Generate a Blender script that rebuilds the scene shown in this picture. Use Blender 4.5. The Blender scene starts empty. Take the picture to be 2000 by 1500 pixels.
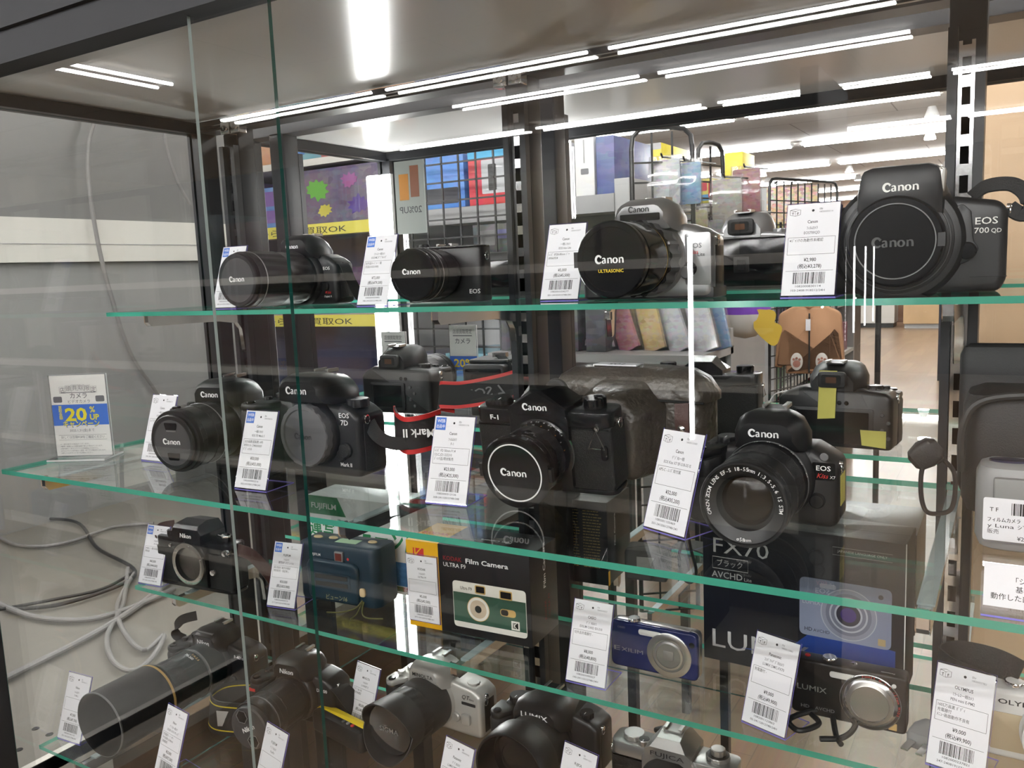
import bpy, math, random
from mathutils import Vector, Matrix
SC = bpy.context.scene
COL = SC.collection
CZ = 1.40                                   # height of the viewer's eye above the shop floor
# ---------------------------------------------------------------- camera
cd = bpy.data.cameras.new('viewpoint'); cam = bpy.data.objects.new('viewpoint', cd); COL.objects.link(cam)
cd.sensor_fit = 'HORIZONTAL'; cd.sensor_width = 36.0; cd.lens = 1640.546 / 2000 * 36.0
cd.clip_start = 0.02; cd.clip_end = 100
r0 = (0.85979718, 0.50895061, -0.04144986); r1 = (0.03191999, -0.13458313, -0.99038805); r2 = (-0.50963706, 0.85020977, -0.13195989)
cam.matrix_world = Matrix(((r0[0], -r1[0], -r2[0], 0), (r0[1], -r1[1], -r2[1], 0), (r0[2], -r1[2], -r2[2], CZ), (0, 0, 0, 1)))
SC.camera = cam
# ---------------------------------------------------------------- world, exposure
SC.view_settings.view_transform = 'Standard'; SC.view_settings.look = 'None'
SC.view_settings.gamma = 1.0; SC.view_settings.use_curve_mapping = False
SC.view_settings.exposure = 0.74
wd = bpy.data.worlds.new('world'); SC.world = wd; wd.use_nodes = True
wd.node_tree.nodes['Background'].inputs[0].default_value = (1.0, 0.98, 0.95, 1)
wd.node_tree.nodes['Background'].inputs[1].default_value = 0.35
SC.cycles.transparent_max_bounces = 28
SC.cycles.max_bounces = 6; SC.cycles.diffuse_bounces = 3; SC.cycles.glossy_bounces = 4
SC.cycles.adaptive_threshold = 0.02
SC.cycles.sample_clamp_indirect = 6.0
SC.cycles.caustics_reflective = False; SC.cycles.caustics_refractive = False
LAMP = 58.0                                  # brightness of the shop's ceiling tubes
LED = 34.0                                   # brightness of the upright strips in the show cases

# ---------------------------------------------------------------- materials
MATS = {}
def _new(name):
    m = bpy.data.materials.new(name); m.use_nodes = True
    nt = m.node_tree; nt.nodes.clear()
    o = nt.nodes.new('ShaderNodeOutputMaterial')
    return m, nt, o
def mat(name, col, rough=0.5, metal=0.0, spec=0.5, bump=None, coat=0.0, var=0.0, vscale=8.0, aniso=0.0, bd=.0006):
    if name in MATS: return MATS[name]
    m, nt, o = _new(name); N = nt.nodes; L = nt.links
    p = N.new('ShaderNodeBsdfPrincipled')
    p.inputs['Base Color'].default_value = (*col, 1); p.inputs['Roughness'].default_value = rough
    p.inputs['Metallic'].default_value = metal; p.inputs['Specular IOR Level'].default_value = spec
    p.inputs['Coat Weight'].default_value = coat; p.inputs['Coat Roughness'].default_value = 0.08
    p.inputs['Anisotropic'].default_value = aniso
    L.new(p.outputs[0], o.inputs[0])
    tc = N.new('ShaderNodeTexCoord')
    if var > 0:
        n = N.new('ShaderNodeTexNoise'); n.inputs['Scale'].default_value = vscale; n.inputs['Detail'].default_value = 5
        L.new(tc.outputs['Object'], n.inputs['Vector'])
        mx = N.new('ShaderNodeMix'); mx.data_type = 'RGBA'
        mx.inputs[6].default_value = (*[c * (1 - var) for c in col], 1); mx.inputs[7].default_value = (*[min(1, c * (1 + var)) for c in col], 1)
        L.new(n.outputs['Fac'], mx.inputs[0]); L.new(mx.outputs[2], p.inputs['Base Color'])
    if bump:
        kind, sc, st = bump
        if kind == 'v':
            t = N.new('ShaderNodeTexVoronoi'); t.inputs['Scale'].default_value = sc; src = t.outputs['Distance']
        else:
            t = N.new('ShaderNodeTexNoise'); t.inputs['Scale'].default_value = sc; t.inputs['Detail'].default_value = 3; src = t.outputs['Fac']
        L.new(tc.outputs['Object'], t.inputs['Vector'])
        b = N.new('ShaderNodeBump'); b.inputs['Strength'].default_value = st; b.inputs['Distance'].default_value = bd
        L.new(src, b.inputs['Height']); L.new(b.outputs[0], p.inputs['Normal'])
    MATS[name] = m
    return m
def busy(name, base, amt=.55, scale=70.0, rough=.4):
    """printed packaging: patches of mixed ink colours over a base colour"""
    if name in MATS: return MATS[name]
    m, nt, o = _new(name); N = nt.nodes; L = nt.links
    p = N.new('ShaderNodeBsdfPrincipled'); p.inputs['Roughness'].default_value = rough; L.new(p.outputs[0], o.inputs[0])
    tc = N.new('ShaderNodeTexCoord'); v = N.new('ShaderNodeTexVoronoi'); v.inputs['Scale'].default_value = scale; v.distance = 'MANHATTAN'
    mp = N.new('ShaderNodeMapping'); mp.inputs['Scale'].default_value = (1, 1, 1.7); L.new(tc.outputs['Object'], mp.inputs[0]); L.new(mp.outputs[0], v.inputs['Vector'])
    n = N.new('ShaderNodeTexNoise'); n.inputs['Scale'].default_value = scale * .4; L.new(tc.outputs['Object'], n.inputs['Vector'])
    hs = N.new('ShaderNodeHueSaturation'); hs.inputs['Saturation'].default_value = .5; hs.inputs['Value'].default_value = .6; L.new(v.outputs['Color'], hs.inputs['Color'])
    cr = N.new('ShaderNodeMath'); cr.operation = 'MULTIPLY'; cr.inputs[1].default_value = amt * 2; L.new(n.outputs['Fac'], cr.inputs[0])
    mx = N.new('ShaderNodeMix'); mx.data_type = 'RGBA'; mx.inputs[6].default_value = (*base, 1); L.new(cr.outputs[0], mx.inputs[0]); L.new(hs.outputs[0], mx.inputs[7]); mx.clamp_factor = True
    L.new(mx.outputs[2], p.inputs['Base Color']); MATS[name] = m
    return m
def emit(name, col, s):
    if name in MATS: return MATS[name]
    m, nt, o = _new(name); e = nt.nodes.new('ShaderNodeEmission')
    e.inputs[0].default_value = (*col, 1); e.inputs[1].default_value = s
    nt.links.new(e.outputs[0], o.inputs[0]); MATS[name] = m
    return m
def glassy(name, tint=(0.982, 0.986, 0.984), f0=0.042, rough=0.0, haze=0.0, hcol=(.9, .9, .9)):
    """thin clear sheet: Schlick reflection over straight-through transmission, with a little dust"""
    if name in MATS: return MATS[name]
    m, nt, o = _new(name); N = nt.nodes; L = nt.links
    g = N.new('ShaderNodeNewGeometry'); d = N.new('ShaderNodeVectorMath'); d.operation = 'DOT_PRODUCT'
    L.new(g.outputs['Normal'], d.inputs[0]); L.new(g.outputs['Incoming'], d.inputs[1])
    def mt(op, a, b=None):
        x = N.new('ShaderNodeMath'); x.operation = op
        for i, q in enumerate((a, b)):
            if q is None: continue
            if isinstance(q, (int, float)): x.inputs[i].default_value = q
            else: L.new(q, x.inputs[i])
        return x.outputs[0]
    c = mt('ABSOLUTE', d.outputs['Value']); k = mt('SUBTRACT', 1.0, c); k.node.use_clamp = True
    fr = mt('ADD', mt('MULTIPLY', mt('POWER', k, 5.0), 1 - f0), f0)
    tr = N.new('ShaderNodeBsdfTransparent'); tr.inputs[0].default_value = (*tint, 1)
    gl = N.new('ShaderNodeBsdfGlossy'); gl.inputs['Roughness'].default_value = rough
    mx = N.new('ShaderNodeMixShader'); L.new(fr, mx.inputs[0]); L.new(gl.outputs[0], mx.inputs[2])
    if haze > 0:
        df = N.new('ShaderNodeBsdfDiffuse'); df.inputs[0].default_value = (*hcol, 1)
        m2 = N.new('ShaderNodeMixShader')
        no = N.new('ShaderNodeTexNoise'); no.inputs['Scale'].default_value = 9; no.inputs['Detail'].default_value = 8
        tc = N.new('ShaderNodeTexCoord'); L.new(tc.outputs['Object'], no.inputs[0])
        L.new(mt('MULTIPLY', mt('POWER', no.outputs['Fac'], 2.0), haze * 4), m2.inputs[0])
        L.new(tr.outputs[0], m2.inputs[1]); L.new(df.outputs[0], m2.inputs[2]); L.new(m2.outputs[0], mx.inputs[1])
    else: L.new(tr.outputs[0], mx.inputs[1])
    L.new(mx.outputs[0], o.inputs[0]); MATS[name] = m
    return m
def edge_mat(name, col, tcol):
    """cut edge of float glass: green, glowing with the light carried inside the sheet"""
    if name in MATS: return MATS[name]
    m, nt, o = _new(name); N = nt.nodes; L = nt.links
    df = N.new('ShaderNodeBsdfDiffuse'); df.inputs[0].default_value = (*col, 1)
    tl = N.new('ShaderNodeBsdfTranslucent'); tl.inputs[0].default_value = (*tcol, 1)
    gl = N.new('ShaderNodeBsdfGlossy'); gl.inputs['Roughness'].default_value = 0.12; gl.inputs[0].default_value = (.8, 1, .93, 1)
    a = N.new('ShaderNodeMixShader'); a.inputs[0].default_value = 0.45; L.new(df.outputs[0], a.inputs[1]); L.new(tl.outputs[0], a.inputs[2])
    b = N.new('ShaderNodeMixShader'); b.inputs[0].default_value = 0.10; L.new(a.outputs[0], b.inputs[1]); L.new(gl.outputs[0], b.inputs[2])
    L.new(b.outputs[0], o.inputs[0]); MATS[name] = m
    return m
BLK = mat('black_plastic', (.012, .012, .013), .38, spec=.5)
BLKG = mat('gloss_black', (.007, .007, .008), .12, spec=.5)
RUB = mat('black_rubber', (.016, .016, .017), .5, bump=('v', 700, .25))
DGR = mat('dark_grey_plastic', (.055, .055, .058), .45)
MGR = mat('mid_grey_plastic', (.16, .16, .165), .45)
SILV = mat('silver_plastic', (.36, .36, .365), .3, metal=.75)
SILW = mat('champagne_silver', (.55, .54, .51), .35, metal=.4)
CHR = mat('chrome', (.82, .82, .83), .10, metal=1.0)
STEEL = mat('brushed_steel', (.62, .61, .60), .28, metal=1.0, aniso=.5)
WHT = mat('white_print', (.85, .85, .85), .5)
PAPER = mat('white_paper', (.84, .84, .88), .55)
INK = mat('black_ink', (.012, .012, .015), .6)
INKG = mat('grey_ink', (.14, .14, .16), .6)
BLUE = mat('blue_print', (.045, .16, .62), .5)
YEL = mat('yellow_print', (.85, .62, .02), .5)
RED = mat('red_print', (.60, .03, .03), .45)
LENSGL = mat('lens_glass', (.012, .007, .003), .16, spec=.35)
DARKIN = mat('dark_inside', (.006, .006, .006), .8)
FRAME = mat('charcoal_frame', (.022, .023, .026), .34, spec=.4)
GLASS = glassy('clear_glass')
SHELFGL = glassy('shelf_glass', tint=(.955, .978, .968), f0=.045)
ACRY = glassy('clear_acrylic', tint=(.97, .97, .99), f0=.04)
EDGE = edge_mat('green_glass_edge', (.09, .50, .36), (.10, .72, .52))
EDGEC = edge_mat('clear_glass_edge', (.35, .42, .42), (.55, .65, .63))
EDGED = edge_mat('deep_green_edge', (.006, .065, .055), (.012, .11, .09))
ACED = mat('violet_acrylic_edge', (.25, .22, .75), .25)
ACEW = mat('white_acrylic_edge', (.8, .82, .82), .25)

# ---------------------------------------------------------------- mesh kit (millimetres by default)
class MB:
    def __init__(s, k=.001): s.v = []; s.f = []; s.m = []; s.k = k; s.sm = []
    def add(s, vs, fs, m=0, M=None, smooth=True):
        o = len(s.v); k = s.k
        for p in vs:
            p = Vector(p)
            if M is not None: p = M @ p
            s.v.append((p[0] * k, p[1] * k, p[2] * k))
        for f in fs:
            s.f.append(tuple(i + o for i in f)); s.m.append(m); s.sm.append(smooth)
        return s
    def box(s, x0, x1, y0, y1, z0, z1, m=0, M=None):
        vs = [(x0, y0, z0), (x1, y0, z0), (x1, y1, z0), (x0, y1, z0), (x0, y0, z1), (x1, y0, z1), (x1, y1, z1), (x0, y1, z1)]
        return s.add(vs, [(0, 3, 2, 1), (4, 5, 6, 7), (0, 1, 5, 4), (1, 2, 6, 5), (2, 3, 7, 6), (3, 0, 4, 7)], m, M, False)
    def loft(s, loops, m=0, M=None, cap=True, closed=False):
        n = len(loops[0]); vs = [p for l in loops for p in l]; fs = []
        R = len(loops)
        for i in range(R if closed else R - 1):
            a = i * n; b = ((i + 1) % R) * n
            for j in range(n):
                k = (j + 1) % n
                fs.append((a + j, a + k, b + k, b + j))
        if cap and not closed:
            fs.append(tuple(range(n))[::-1]); fs.append(tuple(range((R - 1) * n, R * n)))
        return s.add(vs, fs, m, M)
    def prism(s, out, z0, z1, bev=0, m=0, M=None, seg=2, bev0=None):
        """outline (x,y) counter-clockwise, raised from z0 to z1, rounded rims"""
        b0 = bev if bev0 is None else bev0
        rings = []
        if b0 > 0:
            for i in range(seg + 1):
                a = math.pi / 2 * i / seg
                rings.append((z0 + b0 * (1 - math.sin(a)), b0 * (1 - math.cos(a))))
            rings = [(z0 + b0 * (1 - math.cos(math.pi / 2 * i / seg)), b0 * (1 - math.sin(math.pi / 2 * i / seg))) for i in range(seg + 1)]
        else: rings = [(z0, 0)]
        if bev > 0:
            rings += [(z1 - bev * (1 - math.sin(math.pi / 2 * i / seg)), bev * (1 - math.cos(math.pi / 2 * i / seg))) for i in range(seg + 1)]
        else: rings += [(z1, 0)]
        return s.loft([[(x, y, z) for x, y in inset(out, d)] for z, d in rings], m, M)
    def lathe(s, prof, M=None, n=40, m=0, teeth=0, closed=False):
        """profile of (radius, height) about z; entries (r, h, mat) change material; teeth=depth alternates radius"""
        vs = []; fs = []; ms = []
        for e in prof:
            r, h = e[0], e[1]; t = e[3] if len(e) > 3 else 0
            for j in range(n):
                a = 2 * math.pi * j / n; rr = r - (t if (j // 2) % 2 else 0) if t else r
                vs.append((rr * math.cos(a), rr * math.sin(a), h))
        o = len(s.v); s.add(vs, [], m, M)
        R = len(prof)
        for i in range(R - 1):
            mm = prof[i + 1][2] if len(prof[i + 1]) > 2 and prof[i + 1][2] is not None else m
            for j in range(n):
                k = (j + 1) % n
                s.f.append((o + i * n + j, o + i * n + k, o + (i + 1) * n + k, o + (i + 1) * n + j)); s.m.append(mm); s.sm.append(True)
        if prof[0][0] > 1e-6 and not closed: s.f.append(tuple(o + j for j in range(n))[::-1]); s.m.append(m); s.sm.append(True)
        if prof[-1][0] > 1e-6 and not closed:
            mm = prof[-1][2] if len(prof[-1]) > 2 and prof[-1][2] is not None else m
            s.f.append(tuple(o + (R - 1) * n + j for j in range(n))); s.m.append(mm); s.sm.append(True)
        return s
    def tube(s, pts, r, n=8, m=0, M=None, closed=False, cap=True):
        P = [Vector(p) for p in pts]; loops = []; N = len(P); ref = None
        for i, p in enumerate(P):
            a = P[i - 1] if (i or closed) else P[i]; b = P[(i + 1) % N] if (i < N - 1 or closed) else P[i]
            t = (b - a).normalized()
            if ref is None: ref = Vector((0, 0, 1)) if abs(t.z) < .9 else Vector((1, 0, 0))
            u = (ref - t * ref.dot(t)); u = u.normalized() if u.length > 1e-6 else t.orthogonal().normalized()
            ref = u; w = t.cross(u)
            rr = r[i] if isinstance(r, (list, tuple)) else r
            loops.append([tuple(p + (u * math.cos(2 * math.pi * j / n) + w * math.sin(2 * math.pi * j / n)) * rr) for j in range(n)])
        return s.loft(loops, m, M, cap, closed)
    def ribbon(s, pts, sides, wid, th, m=0, M=None):
        """flat strap through pts; sides = the strap's width direction at each point"""
        P = [Vector(p) for p in pts]; loops = []
        for i, p in enumerate(P):
            t = (P[min(i + 1, len(P) - 1)] - P[max(i - 1, 0)]).normalized()
            d = Vector(sides[i] if isinstance(sides, list) else sides); d = (d - t * d.dot(t)).normalized(); nn = t.cross(d)
            a = d * wid / 2; b = nn * th / 2
            loops.append([tuple(p + a + b), tuple(p - a + b), tuple(p - a - b), tuple(p + a - b)])
        return s.loft(loops, m, M)
    def obj(s, name, mats, parent=None, loc=None, angle=32):
        me = bpy.data.meshes.new(name); me.from_pydata(s.v, [], s.f)
        for mm in (mats if isinstance(mats, (list, tuple)) else [mats]): me.materials.append(mm)
        me.polygons.foreach_set('material_index', s.m); me.polygons.foreach_set('use_smooth', s.sm)
        me.update(); me.set_sharp_from_angle(angle=math.radians(angle))
        o = bpy.data.objects.new(name, me); COL.objects.link(o)
        if parent is not None: o.parent = parent
        if loc is not None: o.location = loc
        return o
def inset(out, d):
    if d <= 0: return out
    n = len(out); r = []
    for i in range(n):
        a, b, c = out[i - 1], out[i], out[(i + 1) % n]
        e1 = (b[0] - a[0], b[1] - a[1]); e2 = (c[0] - b[0], c[1] - b[1])
        l1 = math.hypot(*e1) or 1; l2 = math.hypot(*e2) or 1
        n1 = (-e1[1] / l1, e1[0] / l1); n2 = (-e2[1] / l2, e2[0] / l2)
        k = 1 + n1[0] * n2[0] + n1[1] * n2[1]; k = max(k, .35)
        r.append((b[0] + (n1[0] + n2[0]) / k * d, b[1] + (n1[1] + n2[1]) / k * d))
    return r
def rp(pts, r, seg=4):
    """round the corners of a polygon; r is one radius or one for each corner"""
    n = len(pts); out = []
    for i in range(n):
        a, b, c = Vector(pts[i - 1]), Vector(pts[i]), Vector(pts[(i + 1) % n])
        rr = r[i] if isinstance(r, (list, tuple)) else r
        u = (a - b); v = (c - b); lu, lv = u.length, v.length
        if rr <= 0 or lu < 1e-6 or lv < 1e-6: out.append(tuple(b)); continue
        u.normalize(); v.normalize(); ang = math.acos(max(-1, min(1, u.dot(v))))
        t = min(rr / max(math.tan(ang / 2), 1e-3), lu * .49, lv * .49)
        p, q = b + u * t, b + v * t
        for k in range(seg + 1):
            w = k / seg
            out.append(tuple((p * (1 - w) + b * w) * (1 - w) + (b * (1 - w) + q * w) * w))
    return out
def rect(x0, x1, y0, y1, r=0, seg=4):
    p = [(x0, y0), (x1, y0), (x1, y1), (x0, y1)]
    return rp(p, r, seg) if r else p
def T(x=0, y=0, z=0): return Matrix.Translation((x, y, z))
def RX(a): return Matrix.Rotation(math.radians(a), 4, 'X')
def RY(a): return Matrix.Rotation(math.radians(a), 4, 'Y')
def RZ(a): return Matrix.Rotation(math.radians(a), 4, 'Z')
FRONT = RX(90)                                # an (x, y) drawing stood up so that it faces -Y; +z of the drawing points to -Y
def thing(name, label, cat, loc=(0, 0, 0), rotz=0, group=None):
    o = bpy.data.objects.new(name, None); COL.objects.link(o); o.empty_display_size = .02
    o.location = loc; o.rotation_euler = (0, 0, math.radians(rotz)); o['label'] = label; o['category'] = cat
    if group: o['group'] = group
    return o
def tag(o, label, cat, group=None, kind=None):
    if label: o['label'] = label
    if cat: o['category'] = cat
    if group: o['group'] = group
    if kind: o['kind'] = kind
    return o
def smooth_path(pts, n=6, closed=False):
    P = [Vector(p) for p in pts]; out = []; N = len(P)
    for i in range(N if closed else N - 1):
        g = (lambda j: P[j % N]) if closed else (lambda j: P[max(0, min(N - 1, j))])
        a, b, c, d = g(i - 1), g(i), g(i + 1), g(i + 2)
        for k in range(n):
            t = k / n
            out.append(.5 * ((2 * b) + (c - a) * t + (2 * a - 5 * b + 4 * c - d) * t * t + (3 * b - a - 3 * c + d) * t ** 3))
    if not closed: out.append(P[-1])
    return out

# ---------------------------------------------------------------- lettering
_TX = {}
def glyphs(s, bold=0.0, res=2, space=1.0):
    key = (s, bold, res, space)
    if key in _TX: return _TX[key]
    c = bpy.data.curves.new('lettering', 'FONT'); c.body = s; c.resolution_u = res; c.offset = bold; c.space_character = space
    o = bpy.data.objects.new('lettering', c)
    me = bpy.data.meshes.new_from_object(o)
    vs = [(v.co.x, v.co.y) for v in me.vertices]; fs = [tuple(p.vertices) for p in me.polygons]
    bpy.data.objects.remove(o); bpy.data.curves.remove(c); bpy.data.meshes.remove(me)
    _TX[key] = (vs, fs)
    return _TX[key]
def put_text(mb, s, x, y, h, m=0, M=None, bold=0.0, align='c', wid=None, shear=0.0, sx=1.0, z=0.0, space=1.0):
    """letters with cap height h; align c/l/r about x; wid forces the total width"""
    vs, fs = glyphs(s, bold, 2, space)
    if not vs: return mb
    x0 = min(v[0] for v in vs); x1 = max(v[0] for v in vs)
    k = h / .72; kx = k * sx
    if wid: kx = wid / max(1e-6, (x1 - x0))
    w = (x1 - x0) * kx; ox = {'c': x - w / 2, 'l': x, 'r': x - w}[align]
    mb.add([(ox + (a - x0) * kx + b * k * shear, y + b * k, z) for a, b in vs], fs, m, M, False)
    return mb
def stroke(mb, pts, w, m=0, M=None, closed=False, z=0.0):
    n = len(pts); vs = []
    for i, p in enumerate(pts):
        a = pts[i - 1] if (i or closed) else p; b = pts[(i + 1) % n] if (i < n - 1 or closed) else p
        dx, dy = b[0] - a[0], b[1] - a[1]; l = math.hypot(dx, dy) or 1
        ww = w[i] if isinstance(w, (list, tuple)) else w
        vs += [(p[0] - dy / l * ww / 2, p[1] + dx / l * ww / 2, z), (p[0] + dy / l * ww / 2, p[1] - dx / l * ww / 2, z)]
    fs = [(2 * i, 2 * i + 1, (2 * i + 3) % (2 * n), (2 * i + 2) % (2 * n)) for i in range(n if closed else n - 1)]
    mb.add(vs, [f[::1] for f in fs], m, M, False)
    return mb
def canon(mb, x, y, h, m=0, M=None, z=0.0):
    """the red-wordmark style flared letters, total width about 4.4 h, centred on x, baseline y"""
    def ar(cx, cy, rx, ry, a0, a1, n=14): return [(cx + rx * math.cos(math.radians(a0 + (a1 - a0) * i / n)), cy + ry * math.sin(math.radians(a0 + (a1 - a0) * i / n))) for i in range(n + 1)]
    def put(pts, w, closed=False):
        stroke(mb, [(x + (a - 2.2) * h, y + b * h) for a, b in pts], [q * h for q in w], m, M, closed, z)
    c = ar(.55, .5, .42, .46, 48, 318, 18)
    put(c, [.10 + .20 * math.sin(math.pi * min(1, max(0, (i + 2) / 21))) for i in range(len(c))])
    put([(.80, .86), (.80, .62)], [.34, .02]); put([(.62, .86), (.95, .80)], [.10, .12])
    def n_(o):
        put([(o + .12, .66), (o + .12, 0)], [.17, .21]); put([(o, .64), (o + .14, .60)], [.03, .13])
        put(ar(o + .36, .42, .22, .22, 170, 8, 8), [.06, .08, .10, .12, .14, .17, .20, .21, .21]); put([(o + .58, .45), (o + .59, 0)], [.21, .21])
    put(ar(1.22, .45, .20, .20, 150, 10, 8), [.14, .12, .11, .12, .14, .17, .20, .21, .21]); put([(1.42, .48), (1.43, 0)], [.21, .21])
    b = ar(1.24, .18, .18, .16, 80, 300, 10); put(b, [.07 + .13 * math.sin(math.pi * i / 10) for i in range(11)])
    put([(1.26, .36), (1.42, .40)], [.07, .07])
    n_(1.72)
    o = ar(2.83, .33, .27, .31, 0, 345, 15); put(o, [.09 + .14 * abs(math.cos(math.radians(23 * i))) for i in range(16)], True)
    n_(3.32)
    return mb
def decal(parent, fn, mats, M, name='lettering'):
    mb = MB(); fn(mb, M); return mb.obj(name, mats, parent)
# ================================================================ the shop shell
zA, zB, zC, zD = -.033, -.222, -.435, -.600        # tops of the four glass shelves, below eye height
def st(name, mb, m, label=None):
    o = mb.obj(name, m); o['kind'] = 'structure'
    if label: o['label'] = label
    return o
def wood_floor():
    m, nt, o = _new('wood_floor'); N = nt.nodes; L = nt.links
    p = N.new('ShaderNodeBsdfPrincipled'); tc = N.new('ShaderNodeTexCoord'); mp = N.new('ShaderNodeMapping')
    mp.inputs['Scale'].default_value = (1, 1, 1); mp.inputs['Rotation'].default_value = (0, 0, math.radians(90)); L.new(tc.outputs['Object'], mp.inputs[0])
    b = N.new('ShaderNodeTexBrick'); b.inputs['Color1'].default_value = (.37, .255, .16, 1); b.inputs['Color2'].default_value = (.27, .18, .11, 1)
    b.inputs['Mortar'].default_value = (.22, .15, .10, 1); b.inputs['Scale'].default_value = 1; b.inputs['Mortar Size'].default_value = .0015
    b.inputs['Brick Width'].default_value = .9; b.inputs['Row Height'].default_value = .12; L.new(mp.outputs[0], b.inputs[0])
    n = N.new('ShaderNodeTexNoise'); n.inputs['Scale'].default_value = 5; n.inputs['Detail'].default_value = 8; n.inputs['Distortion'].default_value = 1.2
    m2 = N.new('ShaderNodeMapping'); m2.inputs['Scale'].default_value = (8, .7, 1); L.new(tc.outputs['Object'], m2.inputs[0]); L.new(m2.outputs[0], n.inputs[0])
    mx = N.new('ShaderNodeMix'); mx.data_type = 'RGBA'; mx.blend_type = 'MULTIPLY'; mx.inputs[0].default_value = .45
    L.new(b.outputs[0], mx.inputs[6]); L.new(n.outputs['Color'], mx.inputs[7])
    rr = N.new('ShaderNodeMix'); rr.data_type = 'RGBA'; rr.blend_type = 'ADD'; rr.inputs[0].default_value = .08; L.new(mx.outputs[2], rr.inputs[6]); rr.inputs[7].default_value = (.35, .27, .2, 1)
    L.new(rr.outputs[2], p.inputs['Base Color']); p.inputs['Roughness'].default_value = .28; p.inputs['Specular IOR Level'].default_value = .5
    L.new(p.outputs[0], o.inputs[0]); return m
st('floor', MB(1).box(-9, 7, -10, 24, -.05, 0), wood_floor())
def tiles_mat():
    m, nt, o = _new('ceiling_boards'); N = nt.nodes; L = nt.links
    p = N.new('ShaderNodeBsdfPrincipled'); tc = N.new('ShaderNodeTexCoord')
    b = N.new('ShaderNodeTexBrick'); b.inputs['Color1'].default_value = (.50, .47, .44, 1); b.inputs['Color2'].default_value = (.47, .445, .415, 1); b.inputs['Mortar'].default_value = (.24, .22, .20, 1)
    b.inputs['Scale'].default_value = 1; b.inputs['Mortar Size'].default_value = .006; b.inputs['Brick Width'].default_value = 1.8; b.inputs['Row Height'].default_value = .9
    L.new(tc.outputs['Object'], b.inputs[0]); L.new(b.outputs[0], p.inputs['Base Color']); p.inputs['Roughness'].default_value = .8
    L.new(p.outputs[0], o.inputs[0]); return m
CEIL = CZ + 1.2
st('ceiling', MB(1).box(-9, 7, -10, 24, CEIL + .03, CEIL + .08), tiles_mat())
WALLM = mat('shop_wall', (.62, .60, .57), .8)
st('wall_back', MB(1).box(-9, 7, 24, 24.1, 0, CEIL + .05), WALLM)
st('wall_front', MB(1).box(-9, 7, -10.1, -10, 0, CEIL + .05), mat('darkened_front_wall', (.07, .068, .065), .8))  # unseen wall, darkened against the others so the panes mirror less
st('wall_left', MB(1).box(-9.1, -9, -10, 24, 0, CEIL + .05), WALLM)
st('wall_right', MB(1).box(7, 7.1, -10, 24, 0, CEIL + .05), WALLM)
# ---- ceiling lights: rows of twin tubes running along the cases
TUBE = emit('white_tube', (1.0, .995, .985), LAMP)
HOUS = mat('white_housing', (.5, .5, .49), .4)
ROWN = {-7.52: 'fourth row behind the viewer', -5.42: 'third row behind the viewer', -4.19: 'short extra row behind the viewer', -3.44: 'second row behind the viewer', -1.5: 'first row behind the viewer', .6: 'row over the near case', 2.7: 'row over the toy corner', 7.2: 'first far row', 9.35: 'second far row', 11.5: 'third far row', 13.7: 'fourth far row', 16.0: 'fifth far row', 18.5: 'sixth far row', -2.0: 'crosswise spot behind the viewer'}
COLN = {-5.04: 'outermost', -3.5: 'second', -1.95: 'third', -.4: 'fourth', 1.15: 'last', -4.8: 'single'}
def fixture(x0, x1, y, z=CEIL, group='twin-tube ceiling lights in rows', label=None, turn=False):
    L = x1 - x0; label = 'white twin-tube ceiling light, %s in the %s' % (COLN[x0], ROWN[y])
    t = thing('ceiling_light', label, 'ceiling light', ((x0 + x1) / 2, y, z), 90 if turn else 0, group)
    MB(1).box(-L / 2, L / 2, -.022, .022, .004, .045).obj('housing', HOUS, t)
    for s in (-1, 1):
        MB(1).tube([(-L / 2 + .01, s * .066, -.012), (L / 2 - .01, s * .066, -.012)], .0095, 8).obj('tube', TUBE, t)
        for e in (-1, 1): MB(1).box(e * L / 2 - .012, e * L / 2 + .012, min(0, s * .066), max(0, s * .066), -.01, .02).obj('lamp_holder', HOUS, t)
    return t
for y in (-7.52, -5.42, -3.44, -1.5, .6, 2.7):
    for x in (-5.04, -3.50, -1.95, -.40, 1.15):
        fixture(x, x + 1.44, y)
for y in (-4.19,):
    for x in (-3.50, -1.95): fixture(x, x + 1.44, y, CEIL)
for y in (7.2, 9.35, 11.5, 13.7, 16.0, 18.5):
    for x in (-5.04, -3.50, -1.95, -.40): fixture(x, x + 1.44, y)
fixture(-4.8, -4.0, -2.0, CEIL, turn=True)
# ---- round spotlights hanging over the aisle
SPOT = emit('spot_glow', (1, .97, .9), 40)
for i, (x, y) in enumerate(((-.78, 5.7), (-.80, 6.7), (-.62, 7.9), (-.75, 9.4), (-.55, 11), (-.8, 12.6), (-2.9, 11.5), (-3.1, 12.6), (-3.3, 13.8), (-1.9, 12), (-2.0, 13.4), (-2.1, 14.8), (-.5, 14), (-.6, 15.5))):
    t = thing('spotlight', 'small round white spotlight over the aisle, %s counted from the case' % 'first second third fourth fifth sixth seventh eighth ninth tenth eleventh twelfth thirteenth fourteenth'.split()[i], 'spotlight', (x, y, CEIL - .02), 0, 'round spotlights over the aisle')
    MB(1).lathe([(.0, .02), (.03, .02), (.055, -.05), (.052, -.058)], None, 16).obj('housing', HOUS, t)
    MB(1).lathe([(.0, -.058), (.052, -.058), (.052, -.062), (0, -.064)], None, 16).obj('lamp', SPOT, t)

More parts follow.
